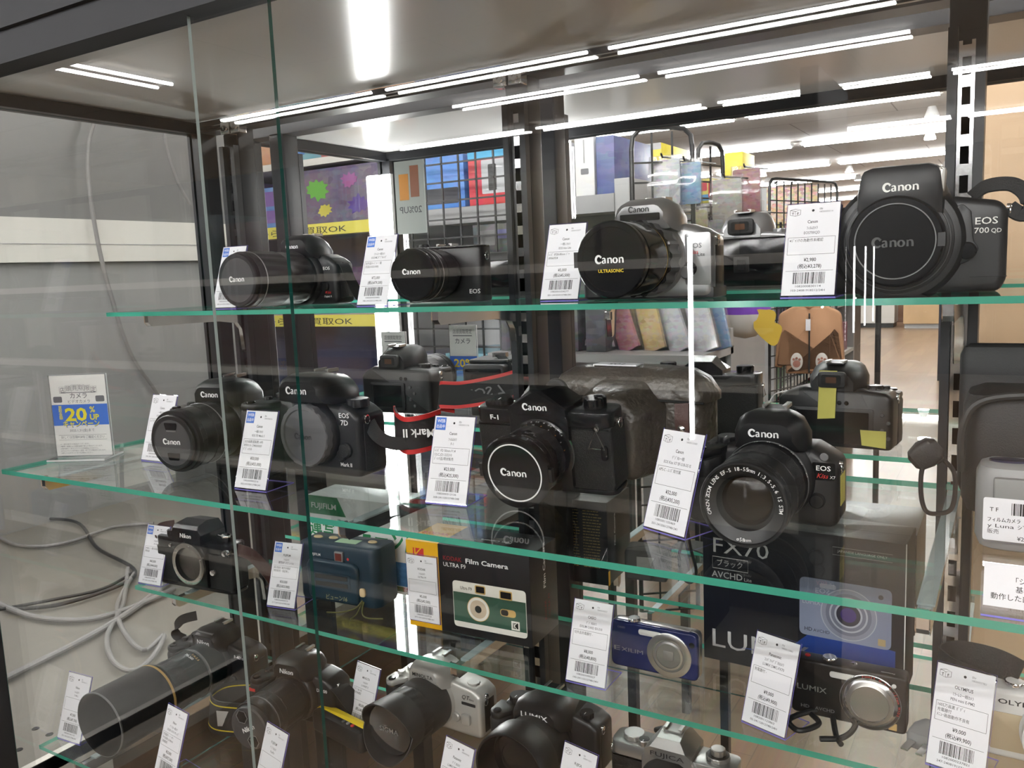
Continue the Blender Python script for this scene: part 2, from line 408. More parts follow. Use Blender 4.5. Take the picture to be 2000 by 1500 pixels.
# ================================================================ the show cases
def wz(z): return z + CZ
TOPM = mat('grey_top_panel', (.74, .74, .73), .16, spec=.5)
MATT = mat('matt_charcoal', (.030, .031, .034), .65, spec=.15)
LEDM = emit('upright_led', (1, 1, .98), LED)
SLOTD = mat('slot_dark', (.004, .004, .004), .7)
def slotted_rail(par, x, y, z0, z1, w=.013, out=-1):
    """chrome shelf standard with real slots every 25 mm"""
    mb = MB(1); t = .0022; ya, yb = (y - t, y) if out < 0 else (y, y + t)
    s = w * .23
    mb.box(x - w / 2, x - w / 2 + s, ya, yb, z0, z1); mb.box(x + w / 2 - s, x + w / 2, ya, yb, z0, z1)
    z = z0
    while z < z1 - .01:
        mb.box(x - w / 2 + s, x + w / 2 - s, ya, yb, z, z + .0105); z += .0265
    mb.obj('slotted_rail', CHR, par)
    fa, fb = (y - .009, y + .001) if out < 0 else (y - .001, y + .009)
    for s_ in (-1, 1): MB(1).box(x + s_ * .0115 - .004, x + s_ * .0115 + .004, fa, fb, z0 - .3, z1 + .012).obj('channel_flange', FRAME, par)
    MB(1).box(x - w / 2 + .001, x + w / 2 - .001, y + (.0005 if out < 0 else -.0015), y + (.0015 if out < 0 else -.0005), z0, z1).obj('rail_channel', SLOTD, par)
def case(name, label, y_in, y_out, posts, ztop):
    """open steel frame; y_in is the side where the two cases stand back to back"""
    d = 1 if y_out > y_in else -1
    t = thing(name, label, 'display case', (0, 0, 0))
    X0, X1 = -1.118, .46
    ya, yb = sorted((y_in, y_in + d * .032))
    for i, (x, rail) in enumerate(posts):
        MB(.001).prism(rect((x - .0155) * 1000, (x + .0155) * 1000, ya * 1000, yb * 1000, 2), 60, wz(ztop) * 1000 - 14, 0).obj('post', FRAME, t)
        if rail: slotted_rail(t, x, y_in + d * .0325, wz(-.75), wz(ztop - .055), .0135, d)
    MB(1).box(X0, X1, ya, yb, wz(ztop - .016), wz(ztop)).obj('beam', FRAME, t)
    yc, yd = sorted((y_out, y_out - d * .03))
    MB(1).box(X0, X1, yc, yd, wz(ztop - .016), wz(ztop + .03)).obj('beam', MATT, t)
    y1, y2 = sorted((y_in + d * .032, y_out - d * .03))
    MB(1).box(X0, X0 + .028, y1, y2, wz(ztop - .016), wz(ztop)).obj('beam', FRAME, t)
    MB(1).box(X0 + .002, X1 - .002, min(y_in, y_out) + .031, max(y_in, y_out) - .031, wz(ztop + .001), wz(ztop + .02)).obj('top_panel', TOPM, t)
    MB(1).box(X0, X1, min(y_in, y_out) + .005, max(y_in, y_out) - .005, .0, .06).obj('plinth', FRAME, t)
    return t
c1 = case('display_case', 'charcoal steel display case with grey top nearest the viewer', .937, .505, [(-1.0985, 0), (-1.0165, 1), (-.520, 1), (-.043, 1), (.44, 0)], .247)
c2 = case('display_case', 'matching charcoal display case standing back to back behind the first', .997, 1.395, [(-1.0985, 0), (-1.0165, 1), (-.5335, 1), (-.046, 1), (.44, 0)], .247)
MB(1).box(-1.118, .46, .500, .512, wz(.262), wz(.34)).obj('fascia', MATT, c1)
for x in (-1.0985,):
    MB(1).box(x - .0155, x + .0155, .505, .53, .06, wz(.25)).obj('post', FRAME, c1)
    MB(1).box(x - .0155, x + .0155, 1.365, 1.395, .06, wz(.235)).obj('post', FRAME, c2)
# bright metal strips along the inner beam of the near case
for k, (dz, y) in enumerate(((.2335, .9035), (.2375, .9035))):
    MB(1).box(-1.09, .44, y, y + .002, wz(dz), wz(dz + .0014)).obj('trim_strip', CHR, c1)
# glass sheets of the cases
def pane(name, x0, x1, y0, y1, z0, z1, par, edge=EDGED, gl=GLASS):
    """sheet with clear faces and a coloured cut edge; thinnest direction is the thickness"""
    dims = [x1 - x0, y1 - y0, z1 - z0]; ax = dims.index(min(dims)); mb = MB(1); mb.box(x0, x1, y0, y1, z0, z1)
    face_ax = [2, 2, 1, 0, 1, 0]
    mb.m = [0 if face_ax[i] == ax else 1 for i in range(6)]
    return mb.obj(name, [gl, edge], par)
pane('side_glass', -1.107, -1.102, .540, .905, wz(-.75), wz(.231), c1)
pane('side_glass', -1.107, -1.102, 1.03, 1.365, wz(-.75), wz(.231), c2)
pane('front_glass', -1.083, .44, 1.376, 1.381, wz(-.75), wz(.231), c2)
d1 = pane('sliding_glass_door', -1.10, -.5365, .5285, .5325, wz(-.75), wz(.262), None, EDGED)
tag(d1, 'sliding glass door with a dark green cut edge, crossing the black long-lens camera', 'glass door')
d2 = pane('sliding_glass_door', -.622, .45, .5170, .5205, wz(-.75), wz(.262), None, EDGEC)
tag(d2, 'sliding glass door whose pale clear edge stands beside the upper black camera and price card', 'glass door')
# chrome glass clamps under the top panel
def clamp(x, y, par):
    for dx in (0, .021):
        mb = MB(); mb.prism(rect(x * 1000 + dx * 1000 - 9, x * 1000 + dx * 1000 + 9, y * 1000 - 8, y * 1000 + 8, 2), wz(.232) * 1000 - 14, wz(.232) * 1000 + 4, 1)
        mb.lathe([(4.5, 0), (4.5, 1.5), (2.5, 1.5), (2.2, .6), (0, .6)], T(x * 1000 + dx * 1000, y * 1000 - 8, wz(.232) * 1000 - 5) @ RX(90), 16)
        mb.obj('clamp', CHR, par)
clamp(-.5325, .895, c1); clamp(-1.005, .893, c1)
# upright LED strips of the far case
for x, y, z0, z1 in ((-1.117, 1.352, -.62, .205), (-1.088, 1.357, -.62, .205), (-.700, 1.36, .09, .222)):
    t = thing('led_strip', {-1.117: 'bright upright LED strip at the corner post of the far case', -1.088: 'second bright upright LED strip beside the corner one in the far case'}.get(x, 'short upright LED strip under the far case top, beside the tall white box'), 'LED strip', (x, y, wz(z0)), 0, 'upright LED strips in the far case')
    MB(1).box(-.009, .009, .004, .012, 0, z1 - z0).obj('back_plate', HOUS, t)
    MB(1).prism(rect(-.008, .008, -.008, .004, .004), .002, z1 - z0 - .002).obj('diffuser', LEDM, t)

# ---- glass shelves on chrome brackets
def shelf(z, y0, y1, label, x0=-1.10, x1=.068, th=.0056):
    o = pane('glass_shelf', x0, x1, y0, y1, wz(z) - th, wz(z), None, EDGE, SHELFGL)
    return tag(o, label, 'glass shelf')
shelf(zA, .730, .898, 'narrow glass shelf with green edge, topmost, carrying capped cameras in the near case')
shelf(zB, .5635, .898, 'deep glass shelf with green edge carrying the black cameras and the campaign stand')
shelf(zC, .730, .898, 'narrow glass shelf with green edge carrying the boxed cameras')
shelf(zD, .5675, .898, 'deep glass shelf with green edge, lowest in the near case', th=.005)
for z, y1, w in ((zA, 1.20, 'topmost'), (zB, 1.34, 'second'), (zC, 1.20, 'third'), (zD, 1.34, 'lowest')):
    shelf(z, 1.003, y1, w + ' green-edged glass shelf of the far display case, behind the uprights')
BR = mat('polished_steel', (.74, .74, .75), .14, metal=1.0)
def bracket(x, z, y0, y1, label, out=-1):
    """forked chrome arm hooked into the rail, lip at the tip, clear cushion strip on top"""
    zt = wz(z) - .0058
    t = thing('shelf_bracket', label, 'shelf bracket', (x, y1, zt), 0, 'chrome brackets under the glass shelves')
    L = (y1 - y0) * 1000
    s = 1 if out < 0 else -1
    prof = [(0, -1.6), (L - 2, -1.6), (L + 1.5, 4), (L + 4, 4.5), (L + 4, -9), (L, -13.5), (L * .62, -14), (L * .3, -15), (16, -20), (9, -30), (6, -62), (0, -66), (-3, -40), (-8, -38), (-8, -28), (-2, -26)]
    P = [(-s * a, b) for a, b in prof]
    if s > 0: P = P[::-1]
    M = Matrix(((0, 0, 1, -4.5), (1, 0, 0, 0), (0, 1, 0, 0), (0, 0, 0, 1)))
    MB().prism(P, 0, 9.0, .8, 0, M, 1).obj('arm', BR, t)
    MB().box(-6, 6, -s * 4, s * 3, -40, -28).obj('hook', CHR, t)
    mb = MB(); mb.box(-5.5, 5.5, -s * (L - 18) if s > 0 else 6, -6 if s > 0 else (L - 18), -1.5, 0)
    mb.obj('cushion_strip', mat('cushion_plastic', (.55, .63, .66), .22), t)
nm = {zA: 'topmost', zB: 'second', zC: 'third', zD: 'lowest'}
for z in (zA, zB, zC, zD):
    yf = .733 if z in (zA, zC) else .568
    for x, w in ((-1.0165, 'outer end of the'), (-.532, 'middle of the'), (-.043, 'near end of the')):
        if z == zD and x > -.9: continue
        bracket(x, z, yf + .004, .903, 'chrome shelf bracket under the %s %s near shelf' % (w, nm[z]))
    for x in (-.5335, -.046):
        bracket(x, z, 1.035, 1.19 if z in (zA, zC) else 1.33, 'chrome shelf bracket under the far case shelves, %s level at %s' % (nm[z], 'the middle post' if x < -.3 else 'the nearer post'), 1)
# ================================================================ camera kit (mm; x to the viewer's right, y away from the viewer, z up; origin on the shelf under the lens mount)
def AX(x=0, z=0, y=0): return T(x, y, z) @ RX(90)          # lathe axis pointing out of the front
def place(name, label, x, y, shelf, yaw=0, pitch=0, cat='camera', group='second-hand cameras in the case', k=1.0, lift=0.0):
    t = thing(name, label, cat, (x, y, wz(shelf) + .0003 + lift), yaw, group)
    t.rotation_euler = (math.radians(pitch), 0, math.radians(yaw)); t.scale = (k, k, k)
    return t
def front_body(t, name, pts, r, D, bev, m, y0=0):
    """front-view silhouette given depth: occupies y0 .. y0+D"""
    return MB().prism(rp(pts, r), -D, 0, bev, 0, T(0, y0, 0) @ FRONT, 3).obj(name, m, t)
def sec(y, zb, zt, wb, wt, cx=0, c=5):
    zm = zb + (zt - zb) * .45
    return [(cx - wb, y, zb), (cx + wb, y, zb), (cx + wb, y, zm), (cx + (wb + wt) / 2, y, zt - c), (cx + wt, y, zt - c * .35), (cx + wt - c, y, zt), (cx - wt + c, y, zt), (cx - wt, y, zt - c * .35), (cx - (wb + wt) / 2, y, zt - c), (cx - wb, y, zm)]
def hump(t, secs, m, name='pentaprism_housing'): return MB().loft([sec(*s) for s in secs]).obj(name, m, t, angle=40)
def grip(t, x0, x1, yf, yb, z0, z1, m, name='grip', slope=6):
    """rounded handgrip; the top slopes towards the front"""
    out = rp([(x0, yb), (x0, yf + 8), (x0 + 6, yf), (x1 - 9, yf), (x1, yf + 12), (x1, yb)], [3, 9, 9, 8, 6, 3])
    mb = MB(); lo = []
    for z, d in ((z0, 2.5), (z0 + 2.5, .4), (z0 + 12, 0), (z0 + (z1 - z0) * .55, .6), (z1 - 5, 0), (z1 - 1.5, 1.5), (z1, 5)):
        lo.append([(x, y, z - (slope * max(0, (yb - y)) / max(1, yb - yf) if z > z0 + (z1 - z0) * .5 else 0)) for x, y in inset(out, d)])
    return mb.loft(lo).obj(name, m, t)
def dial(t, x, y, z, r, h, m=BLK, teeth=.8, top=None, name='dial', mark=True):
    mb = MB(); mb.lathe([(r - 1, 0), (r, .6, None, teeth), (r, h - .8, None, teeth), (r - 1, h), (0, h, 1 if top else 0)], T(x, y, z), 40)
    if mark: mb.box(x - .5, x + .5, y - r * .75, y - r * .3, z + h, z + h + .15, 2)
    return mb.obj(name, [m, top or m, WHT], t)
def button(t, x, y, z, r, h, m=BLKG, M=None, name='button'):
    return MB().lathe([(r, 0), (r, h * .6), (r * .8, h), (0, h * 1.05)], (T(x, y, z) if M is None else M), 20).obj(name, m, t)
def lug(t, x, y, z, tri=False):
    mb = MB(); s = 1 if x > 0 else -1
    mb.lathe([(2.6, 0), (2.6, 3), (1.2, 3), (1.2, 0)], T(x, y, z) @ RY(90 * s), 14)
    if tri:
        mb.tube([(x + s * 2, y, z), (x + s * 3.5, y - 7, z - 13), (x + s * 3.5, y + 6, z - 14)], .95, 8, 0, None, True)
    else: mb.tube([(x + s * 2.2 , y + 4 * math.cos(a), z - 3 + 4.5 * math.sin(a)) for a in [i * math.pi / 6 for i in range(12)]], .6, 6, 0, None, True)
    return mb.obj('strap_lug', CHR, t)
def shoe(t, x, y, z, m=BLK):
    mb = MB(); mb.box(x - 9.5, x + 9.5, y - 9, y + 9, z - 1, z + .6)
    for s in (-1, 1):
        mb.box(x + s * 9.5 - 1, x + s * 9.5 + 1, y - 8, y + 9, z, z + 3.2, 1); mb.box(x + (s * 9.5 - 3 if s > 0 else s * 9.5), x + (s * 9.5 if s > 0 else s * 9.5 + 3), y - 8, y + 9, z + 2.4, z + 3.4, 1)
    return mb.obj('hot_shoe', [m, STEEL], t)
def lens(t, ax, prof, mats, n=64, name='lens', y=0): return MB().lathe(prof, AX(0, ax, y), n).obj(name, mats, t)
def word(t, s, x, y, z, h, m=WHT, bold=.012, wid=None, shear=0.0, sx=1.0, M=None, name='lettering', align='c', space=1.0):
    """front-facing letters at (x, y, z) in mm (z = baseline)"""
    mb = MB(); put_text(mb, s, 0, 0, h, 0, (T(x, y, z) @ FRONT) if M is None else M, bold, align, wid, shear, sx, .12, space)
    return mb.obj(name, m, t)
def brand(t, x, y, z, h, m=WHT, M=None, name='lettering'):
    mb = MB(); canon(mb, 0, 0, h, 0, (T(x, y, z) @ FRONT) if M is None else M, .15); return mb.obj(name, m, t)
def cap_canon(t, ax, yf, r, m=DGR, h=6.0, pinch=True, sub=None, face=BLK, ring=None, letter=WHT, lz=-2):
    """snap-on lens cap whose face stands at y = -yf"""
    mb = MB(); mb.lathe([(r - 1, yf - 7), (r, yf - 6.5), (r, yf - 1.5), (r - 1.2, yf), (r * .84, yf), (r * .82, yf - .7, 1), (0, yf - .7, 1)], AX(0, ax), 56)
    o = mb.obj('lens_cap', [m, face], t)
    if ring:
        MB().lathe([(r * .80, yf - .65), (r * .80, yf - .3), (r * .765, yf - .3), (r * .765, yf - .65)], AX(0, ax), 56, closed=True).obj('ring', ring, o)
    mb = MB(); canon(mb, 0, 0, h, 0, T(0, -yf + .55, ax + lz) @ FRONT, .1)
    mb.obj('lettering', letter, o)
    if sub: word(o, sub, 0, -yf + .5, ax + lz - h * 1.15, h * .42, YEL if sub == 'ULTRASONIC' else WHT, .01)
    for s in ((-1, 1) if pinch else ()):
        mb = MB(); mb.prism(rp([(-7, s * r * .55 - 3), (7, s * r * .55 - 3), (9, s * r * .55 + 5), (-9, s * r * .55 + 5)], 1.5), 0, .5, 0, 0, T(0, -yf + .6, ax) @ FRONT)
        mb.box(-6.5, 6.5, -yf + .2, -yf + .8, ax + s * r * .55 - s * 4 - .8, ax + s * r * .55 - s * 4 + .8, 1)
        mb.obj('pinch_grip', [BLKG, MGR], o)
    return o
def flashnose(t, y, z0, z1, w, m, name='flash_head'):
    return MB().prism(rp([(-w, z0), (w, z0), (w - 3, z1), (-w + 3, z1)], 2), 0, 2, .6, 0, T(0, y, 0) @ FRONT).obj(name, m, t)
RINGL = [BLK, RUB, MGR, LENSGL, DARKIN, WHT, CHR, SILV]
def zoom(r, L, glass=True, r2=None, ribs=((.18, .5), (.68, .9)), mid=None):
    """generic zoom profile from the mount (h=0) to the front rim (h=L)"""
    r2 = r2 or r; p = [(r * .86, 0), (r * .9, 1), (r * .97, L * .1), (r, L * .12)]
    for a, b in ribs:
        q = r + (r2 - r) * a
        p += [(q - .5, L * a - .6), (q, L * a), (q + .4, L * a + .5, 1, .9), (q + .4, L * b - .5, 1, .9), (q, L * b), (q - .5, L * b + .6)]
    p += [(r2, L * .94), (r2, L - 1), (r2 - .6, L)]
    if glass: p += [(r2 - 2.2, L), (r2 - 3, L - 2, 4), (r2 - 7, L - 3.5, 0), (r2 * .66, L - 6, 0), (r2 * .60, L - 11, 4), (r2 * .58, L - 12, 4), (r2 * .4, L - 9.2, 3), (r2 * .2, L - 7.8, 3), (0, L - 7.2, 3)]
    else: p += [(0, L)]
    return p
def text_ring(t, s, ax, yf, R, h, a0, a1, m=WHT, flip=False, bold=.012):
    """letters set around the lens axis between the angles a0 and a1 (degrees, clockwise as seen)"""
    mb = MB(); n = len(s)
    for i, c in enumerate(s):
        if c == ' ': continue
        a = a0 + (a1 - a0) * (i + .5) / n
        M = T(0, -yf, ax) @ FRONT @ RZ(-a) @ T(0, R, 0) @ (RZ(180) if flip else Matrix())
        put_text(mb, c, 0, -h / 2, h, 0, M, bold)
    return mb.obj('lettering', m, t)
def back_side(t, W0, W1, h, D, ez, m=BLK, lcd=(-38, 22, 6, 46), ex=0):
    """eyepiece, screen and keys on the rear face (y = D)"""
    B = T(0, D, 0) @ RZ(180) @ FRONT                      # drawing seen from behind: x runs to the camera's left
    mb = MB(); mb.prism(rect(-16 - ex, 16 - ex, ez - 10, ez + 9, 5), 0, 7, 2, 0, B); mb.prism(rect(-11 - ex, 11 - ex, ez - 6.5, ez + 5.5, 3), 7, 7.2, 0, 1, B)
    mb.prism(rect(-6 - ex, 6 - ex, ez - 4, ez + 3, 1), 7.2, 7.4, 0, 2, B); mb.obj('eyepiece', [RUB, DARKIN, mat('eyepiece_glass', (.10, .05, .03), .05, coat=1)], t)
    x0, x1, z0, z1 = lcd
    mb = MB(); mb.prism(rect(x0, x1, z0, z1, 2.5), 0, 2.2, .6, 0, B); mb.prism(rect(x0 + 5, x1 - 5, z0 + 4, z1 - 4, 1), 2.2, 2.4, 0, 1, B); mb.obj('rear_screen', [BLK, BLKG], t)
    for i in range(4):
        button(t, 0, 0, 0, 2.4, 1.4, DGR, T(0, D, 0) @ RZ(180) @ FRONT @ T(x1 + 9 + (i % 2) * 7, z1 - 6 - i * 9, 0))
    for i in range(2): button(t, 0, 0, 0, 2.6, 1.4, BLKG, T(0, D, 0) @ RZ(180) @ FRONT @ T(x0 - 0 + 46 + i * 8 + 8, z1 + 6, 0))
def dslr(t, wl=66, wr=53, hl=66, hr=60, D=40, ax=42, top=90, nose=-13, hw=27, bm=BLK, gm=RUB, hm=None, foot=None, gz=60, gy=-22, gx=22, brandm=WHT, bh=6.2, bz=None, nz=12, kind='canon', shoulder=14):
    hm = hm or bm
    front_body(t, 'body', [(-wl, 0), (wr, 0), (wr, hr - 8), (wr - 12, hr), (hw + 6, hr + 5), (-hw - 4, hl), (-wl + 6, hl - 3), (-wl, hl - 10)], [7, 9, 9, 10, 4, 4, 8, 10], D, 6, bm, 3)
    grip(t, -wl - 1, -wl + gx + 6, gy, 14, 1, gz, gm)
    MB().prism(rp([(-wl - .6, 10), (-wl - .6, gy + 9), (-wl + 6, gy + 1), (-wl + gx - 6, gy + 1), (-wl + gx + 5, gy + 16), (-wl + gx + 8, 10)], [4, 9, 8, 8, 6, 4]), gz - 7, gz + 1.5, 3, 0, T(0, 0, 0)).obj('grip_top', bm, t)
    button(t, -wl + gx * .5, gy + 8, gz + 1, 5.2, 2.6, BLKG, name='shutter_button')
    # mount collar
    MB().lathe([(37, -6), (36, 1), (33.5, 5), (31, 6.5), (0, 6.5)], AX(0, ax), 48).obj('mount_collar', bm, t)
    z0 = top - 24
    hump(t, [(nose, top - 18 - nz * .2, top - 7, hw * .80, hw * .62, 0, 4), (nose + 5, z0 - 5, top - 3.5, hw * .98, hw * .74, 0, 5), (nose + 16, z0 - 8, top, hw * 1.1, hw * .76, 0, 6), (nose + 34, z0 - 9, top - .5, hw * 1.12, hw * .66, 0, 6), (D - 2, z0 - 8, top - 6, hw * .9, hw * .5, 0, 6), (D + 3, z0 - 8, top - 10, hw * .8, hw * .45, 0, 5)], hm)
    if kind == 'canon': brand(t, 0, nose - .4, top - 18 + (bz or 0), bh, brandm)
    shoe(t, 0, 27, top - 1, bm)
    dial(t, -wl + 24, 22, hl - 3, 9.5, 6.5, bm, .7)
    dial(t, -wl + 15, 6, hl - 4, 5, 5, bm, .5, mark=False)
    lug(t, wr - 1, 16, hr - 9); lug(t, -wl + 1, 18, hl - 10)
    button(t, 0, 0, 0, 6.5, 4, bm, AX(38, 24, 3), name='lens_release')
    MB().prism(rect(wr - 2, wr + .5, 8, hr - 16, .6), -30, -8, .6, 0, T(0, 3, 0) @ FRONT).obj('port_door', gm, t)
def ribbon_strap(t, pts, sides, w, m, th=1.4, name='strap', stripe=None):
    P = smooth_path(pts, 8)
    sd = sides if not isinstance(sides, list) else [tuple(v) for v in smooth_path(sides, 8)]
    o = MB().ribbon(P, sd, w, th).obj(name, m, t, angle=60)
    if stripe:
        for s in (-1, 1):
            Q = []
            for i, p in enumerate(P):
                d = Vector(sd[i] if isinstance(sd, list) else sd).normalized(); Q.append(p + d * s * w * stripe[1])
            MB().ribbon(Q, sd, stripe[2], th + .5).obj('stripe', stripe[0], o, angle=60)
    return o
# ================================================================ the cameras
# ---- black SLR with 18-55 zoom, in front of the lumix-like boxed camera (big, bare lens)
t = place('camera', 'black DSLR with an uncapped zoom lens and yellow tape on its side', -.172, .706, zB, -1, 3)
dslr(t, wl=66, wr=54, hl=66, hr=62, D=42, ax=41, top=97, gz=64)
P = zoom(33.5, 78, True, 34.5, ((.28, .56), (.84, .93)))
lens(t, 41, P, RINGL)
MB().lathe([(34.6, 11), (34.9, 11.6), (34.9, 13.4), (34.6, 14)], AX(0, 41), 64, closed=True).obj('mark_ring', MGR, t)
text_ring(t, 'CANON ZOOM LENS EF-S 18-55mm 1:3.5-5.6 IS STM', 41, 76.2, 28.6, 3.1, -112, 98, bold=.004)
text_ring(t, 'ø58mm', 41, 76.2, 28.6, 3.0, 192, 170, flip=True, bold=0)
word(t, 'EOS', 43, 2.2, 50, 4.2, WHT, .012, sx=1.15); word(t, 'Kiss', 42, 2.2, 43.6, 4.0, RED, .004, shear=.35); word(t, 'X7', 50.2, 2.2, 43.6, 2.6, WHT, 0)
MB().prism(rect(34, 52, 41.5, 56.5, 1.5), 0, .3, 0, 0, T(0, 2.9, 0) @ FRONT).obj('badge', BLKG, t)
button(t, 0, 0, 0, 3.4, 1.2, MGR, AX(43.5, 63.5 - 2, 3), name='infrared_window')
TAPE = mat('yellow_tape', (.60, .55, .12), .55)
MB().box(54.2, 54.8, 12, 30, 18, 44).obj('tape', TAPE, t)
for a in range(7): word(t, ('18', '24', '35', '55', '24', 'AF', 'MF')[a], 0, 0, 0, 2.6, WHT, .006, M=T(0, -14, 41) @ RY(-28 + a * 17) @ T(0, 0, 34.9) @ RZ(180) @ T(0, 0, 0))
# ---- black mechanical SLR with capped 50 mm lens
def film_slr(t, wl, wr, h, D, ax, top, pm, bm, lm, tri=False, prism=(24, 9), cap_top=4):
    front_body(t, 'body', [(-wl, 2), (wr, 2), (wr, h - 14), (-wl, h - 14)], [9, 9, 1, 1], D, 3, lm, 1)
    MB().prism(rp([(-wl - .6, 0), (wr + .6, 0), (wr + .6, D + 1), (-wl - .6, D + 1)], 11), h - 15, h, 1.6).obj('top_plate', pm, t)
    MB().prism(rp([(-wl - .6, 0), (wr + .6, 0), (wr + .6, D + 1), (-wl - .6, D + 1)], 11), 0, 5, 1.2).obj('base_plate', pm, t)
    front_body(t, 'mount_block', [(-30, 5), (30, 5), (31, h - 6), (24, h + 2), (-24, h + 2), (-31, h - 6)], [3, 3, 5, 4, 4, 5], 8, 1.2, pm, -5)
t = place('camera', 'black mechanical SLR with angular prism and white-ringed lens cap', -.402, .733, zB, 1, 8.5, k=1.06)
BPAINT = mat('black_enamel', (.008, .008, .009), .2, spec=.45); LEATH = mat('black_leatherette', (.013, .013, .013), .52, spec=.4, bump=('v', 700, .5))
film_slr(t, 71, 71, 80, 34, 42, 99, BPAINT, BPAINT, LEATH)
MB().loft([[(-30, y, 78), (30, y, 78), (30, y, 84), (w1, y, z1), (-w1, y, z1), (-30, y, 84)] for y, w1, z1 in ((-6, 3, 99), (-4, 6, 101), (14, 15, 101), (34, 13, 95))]).obj('prism_finder', BPAINT, t, angle=20)
MB().lathe([(10, 0), (12, 2), (12, 6), (8, 8), (7, 8)], T(0, 36, 88) @ RX(-90), 24).obj('eyepiece', RUB, t)
mb = MB(); canon(mb, 0, 0, 6.4, 0, T(0, -6.4, 82.5) @ FRONT, .2); mb.obj('lettering', WHT, t)
word(t, 'F-1', -50, -.2, 69, 5, WHT, .02, sx=1.25)
lens(t, 40, [(32, 0), (33.5, 2, 2), (33.5, 5, 2), (31.5, 6, 0), (30.5, 16, 0), (31, 17, 0), (31.6, 17.5, 1, .9), (31.6, 30, 1, .9), (31, 31, 0), (30.5, 38, 0), (31, 39, 1), (31.5, 42, 0), (31.5, 46, 0), (30, 47, 0), (0, 47)], [BLKG, RUB, mat('dull_silver', (.35, .35, .35), .35, metal=.8)], 72)
ORG = mat('orange_print', (.75, .32, .05), .5); GRN = mat('green_print', (.05, .5, .12), .5)
for i, (s, m) in enumerate((('16', WHT), ('11', WHT), ('8', WHT), ('5.6', WHT), ('4', WHT), ('2.8', WHT), ('2', WHT), ('1.4', WHT))):
    word(t, s, 0, 0, 0, 2.3, m, .006, M=T(0, -8.5, 40) @ RY(-34 + i * 12) @ T(0, 0, 31.6) @ RZ(0))
for i, s in enumerate(('30', '15', '10', '7', '5', '4', '3', '2')):
    word(t, s, 0, 0, 0, 2.0, ORG if i % 2 else WHT, .004, M=T(0, -15, 40) @ RY(-30 + i * 15) @ T(0, 0, 30.75))
word(t, '50mm', 0, 0, 0, 2.4, GRN, .004, M=T(0, -4.4, 40) @ RY(66) @ T(0, 0, 33.6))
c = cap_canon(t, 40, 58, 34.5, BLKG, 6.6, False, None, BLKG, WHT, WHT, -3)
MB().box(-37, -34, -57, -52, 34, 46).obj('cap_clip', BLK, c); MB().box(34, 37, -57, -52, 34, 46).obj('cap_clip', BLK, c)
dial(t, -48, 16, 80, 10.5, 7, BPAINT, .8); dial(t, -28, 14, 80, 6, 6, CHR, .5, BPAINT, mark=False); dial(t, -60, 12, 80, 5, 5, BPAINT, .5, mark=False)
dial(t, 50, 18, 80, 11, 10, BPAINT, 1.0, name='rewind_knob', mark=False); MB().tube([(50, 18, 91), (58, 16, 92), (62, 12, 91)], 1.3, 8).obj('rewind_crank', BPAINT, t)
MB().prism(rect(-3, 3, 36, 50, 2.8), 0, 4, .8, 0, T(64, 0, 0) @ FRONT).obj('self_timer', BPAINT, t)
mb = MB(); mb.lathe([(3.4, 0), (3.4, 2.6), (1.6, 2.6), (1.4, 1)], AX(57, 66, 1), 16); mb.tube([(57, -2.2, 65), (49, -3.2, 47), (65, -3.2, 47)], 1.15, 8, 0, None, True); mb.obj('strap_ring', CHR, t)
lug(t, 72, 16, 70, False)
# ---- EOS 7D class body with grey body cap
t = place('camera', 'large black DSLR body closed by a grey body cap, red-edged strap at its side', -.684, .694, zB, 0, 0, k=1.05)
dslr(t, wl=86, wr=63, hl=82, hr=74, D=46, ax=46, top=112, nose=-19, hw=33, gz=78, gy=-28, gx=30, bh=7.4, bz=-2)
dial(t, 45, 24, 74, 13, 9, BLK, 1.0, name='mode_dial')
BCAP = mat('grey_body_cap', (.13, .13, .135), .5)
o = MB().lathe([(31, 0), (34.5, 1, 0, 1.0), (34.5, 9, 0, 1.0), (33, 10.5), (29, 10.5), (28, 9), (0, 9)], AX(0, 46, -5), 72).obj('body_cap', BCAP, t)
mb = MB(); canon(mb, 0, 0, 6.2, 0, T(0, -14.3, 42) @ FRONT, .1); mb.obj('lettering', mat('embossed_grey', (.05, .05, .052), .4), o)
word(t, 'EOS', 44, 2.4, 66 - 1, 5.2, WHT, .012, sx=1.15); word(t, '7D', 44, 2.4, 57, 5.6, WHT, .012, sx=1.1); word(t, 'Mark II', 43, 2.4, 12, 4.2, WHT, .015)
button(t, 0, 0, 0, 3.6, 1, BLK, AX(36, 60, 3), name='sync_port'); button(t, 0, 0, 0, 8.5, 5, RUB, AX(44, 30, 3), name='depth_button')
SRED = mat('strap_red', (.55, .02, .02), .6); SBLK = mat('strap_black', (.014, .014, .014), .75, bump=('n', 1500, .6))
o = ribbon_strap(t, [(62, 22, 58), (74, 18, 46), (86, 22, 38), (100, 30, 36), (110, 44, 42)], [(0, .6, 1)] * 5, 14, SBLK)
o = ribbon_strap(t, [(66, 60, 50), (82, 44, 46), (104, 32, 44), (120, 44, 46), (124, 66, 48)], (0, 0, 1), 40, SBLK, 1.6, 'neck_strap', (SRED, .44, 5))
mb = MB(); put_text(mb, 'Mark II', 0, 0, 9, 0, T(120, 31.5, 48) @ RZ(22) @ RX(90) @ RZ(180) @ T(0, -4, 0), .02); mb.obj('lettering', WHT, o)
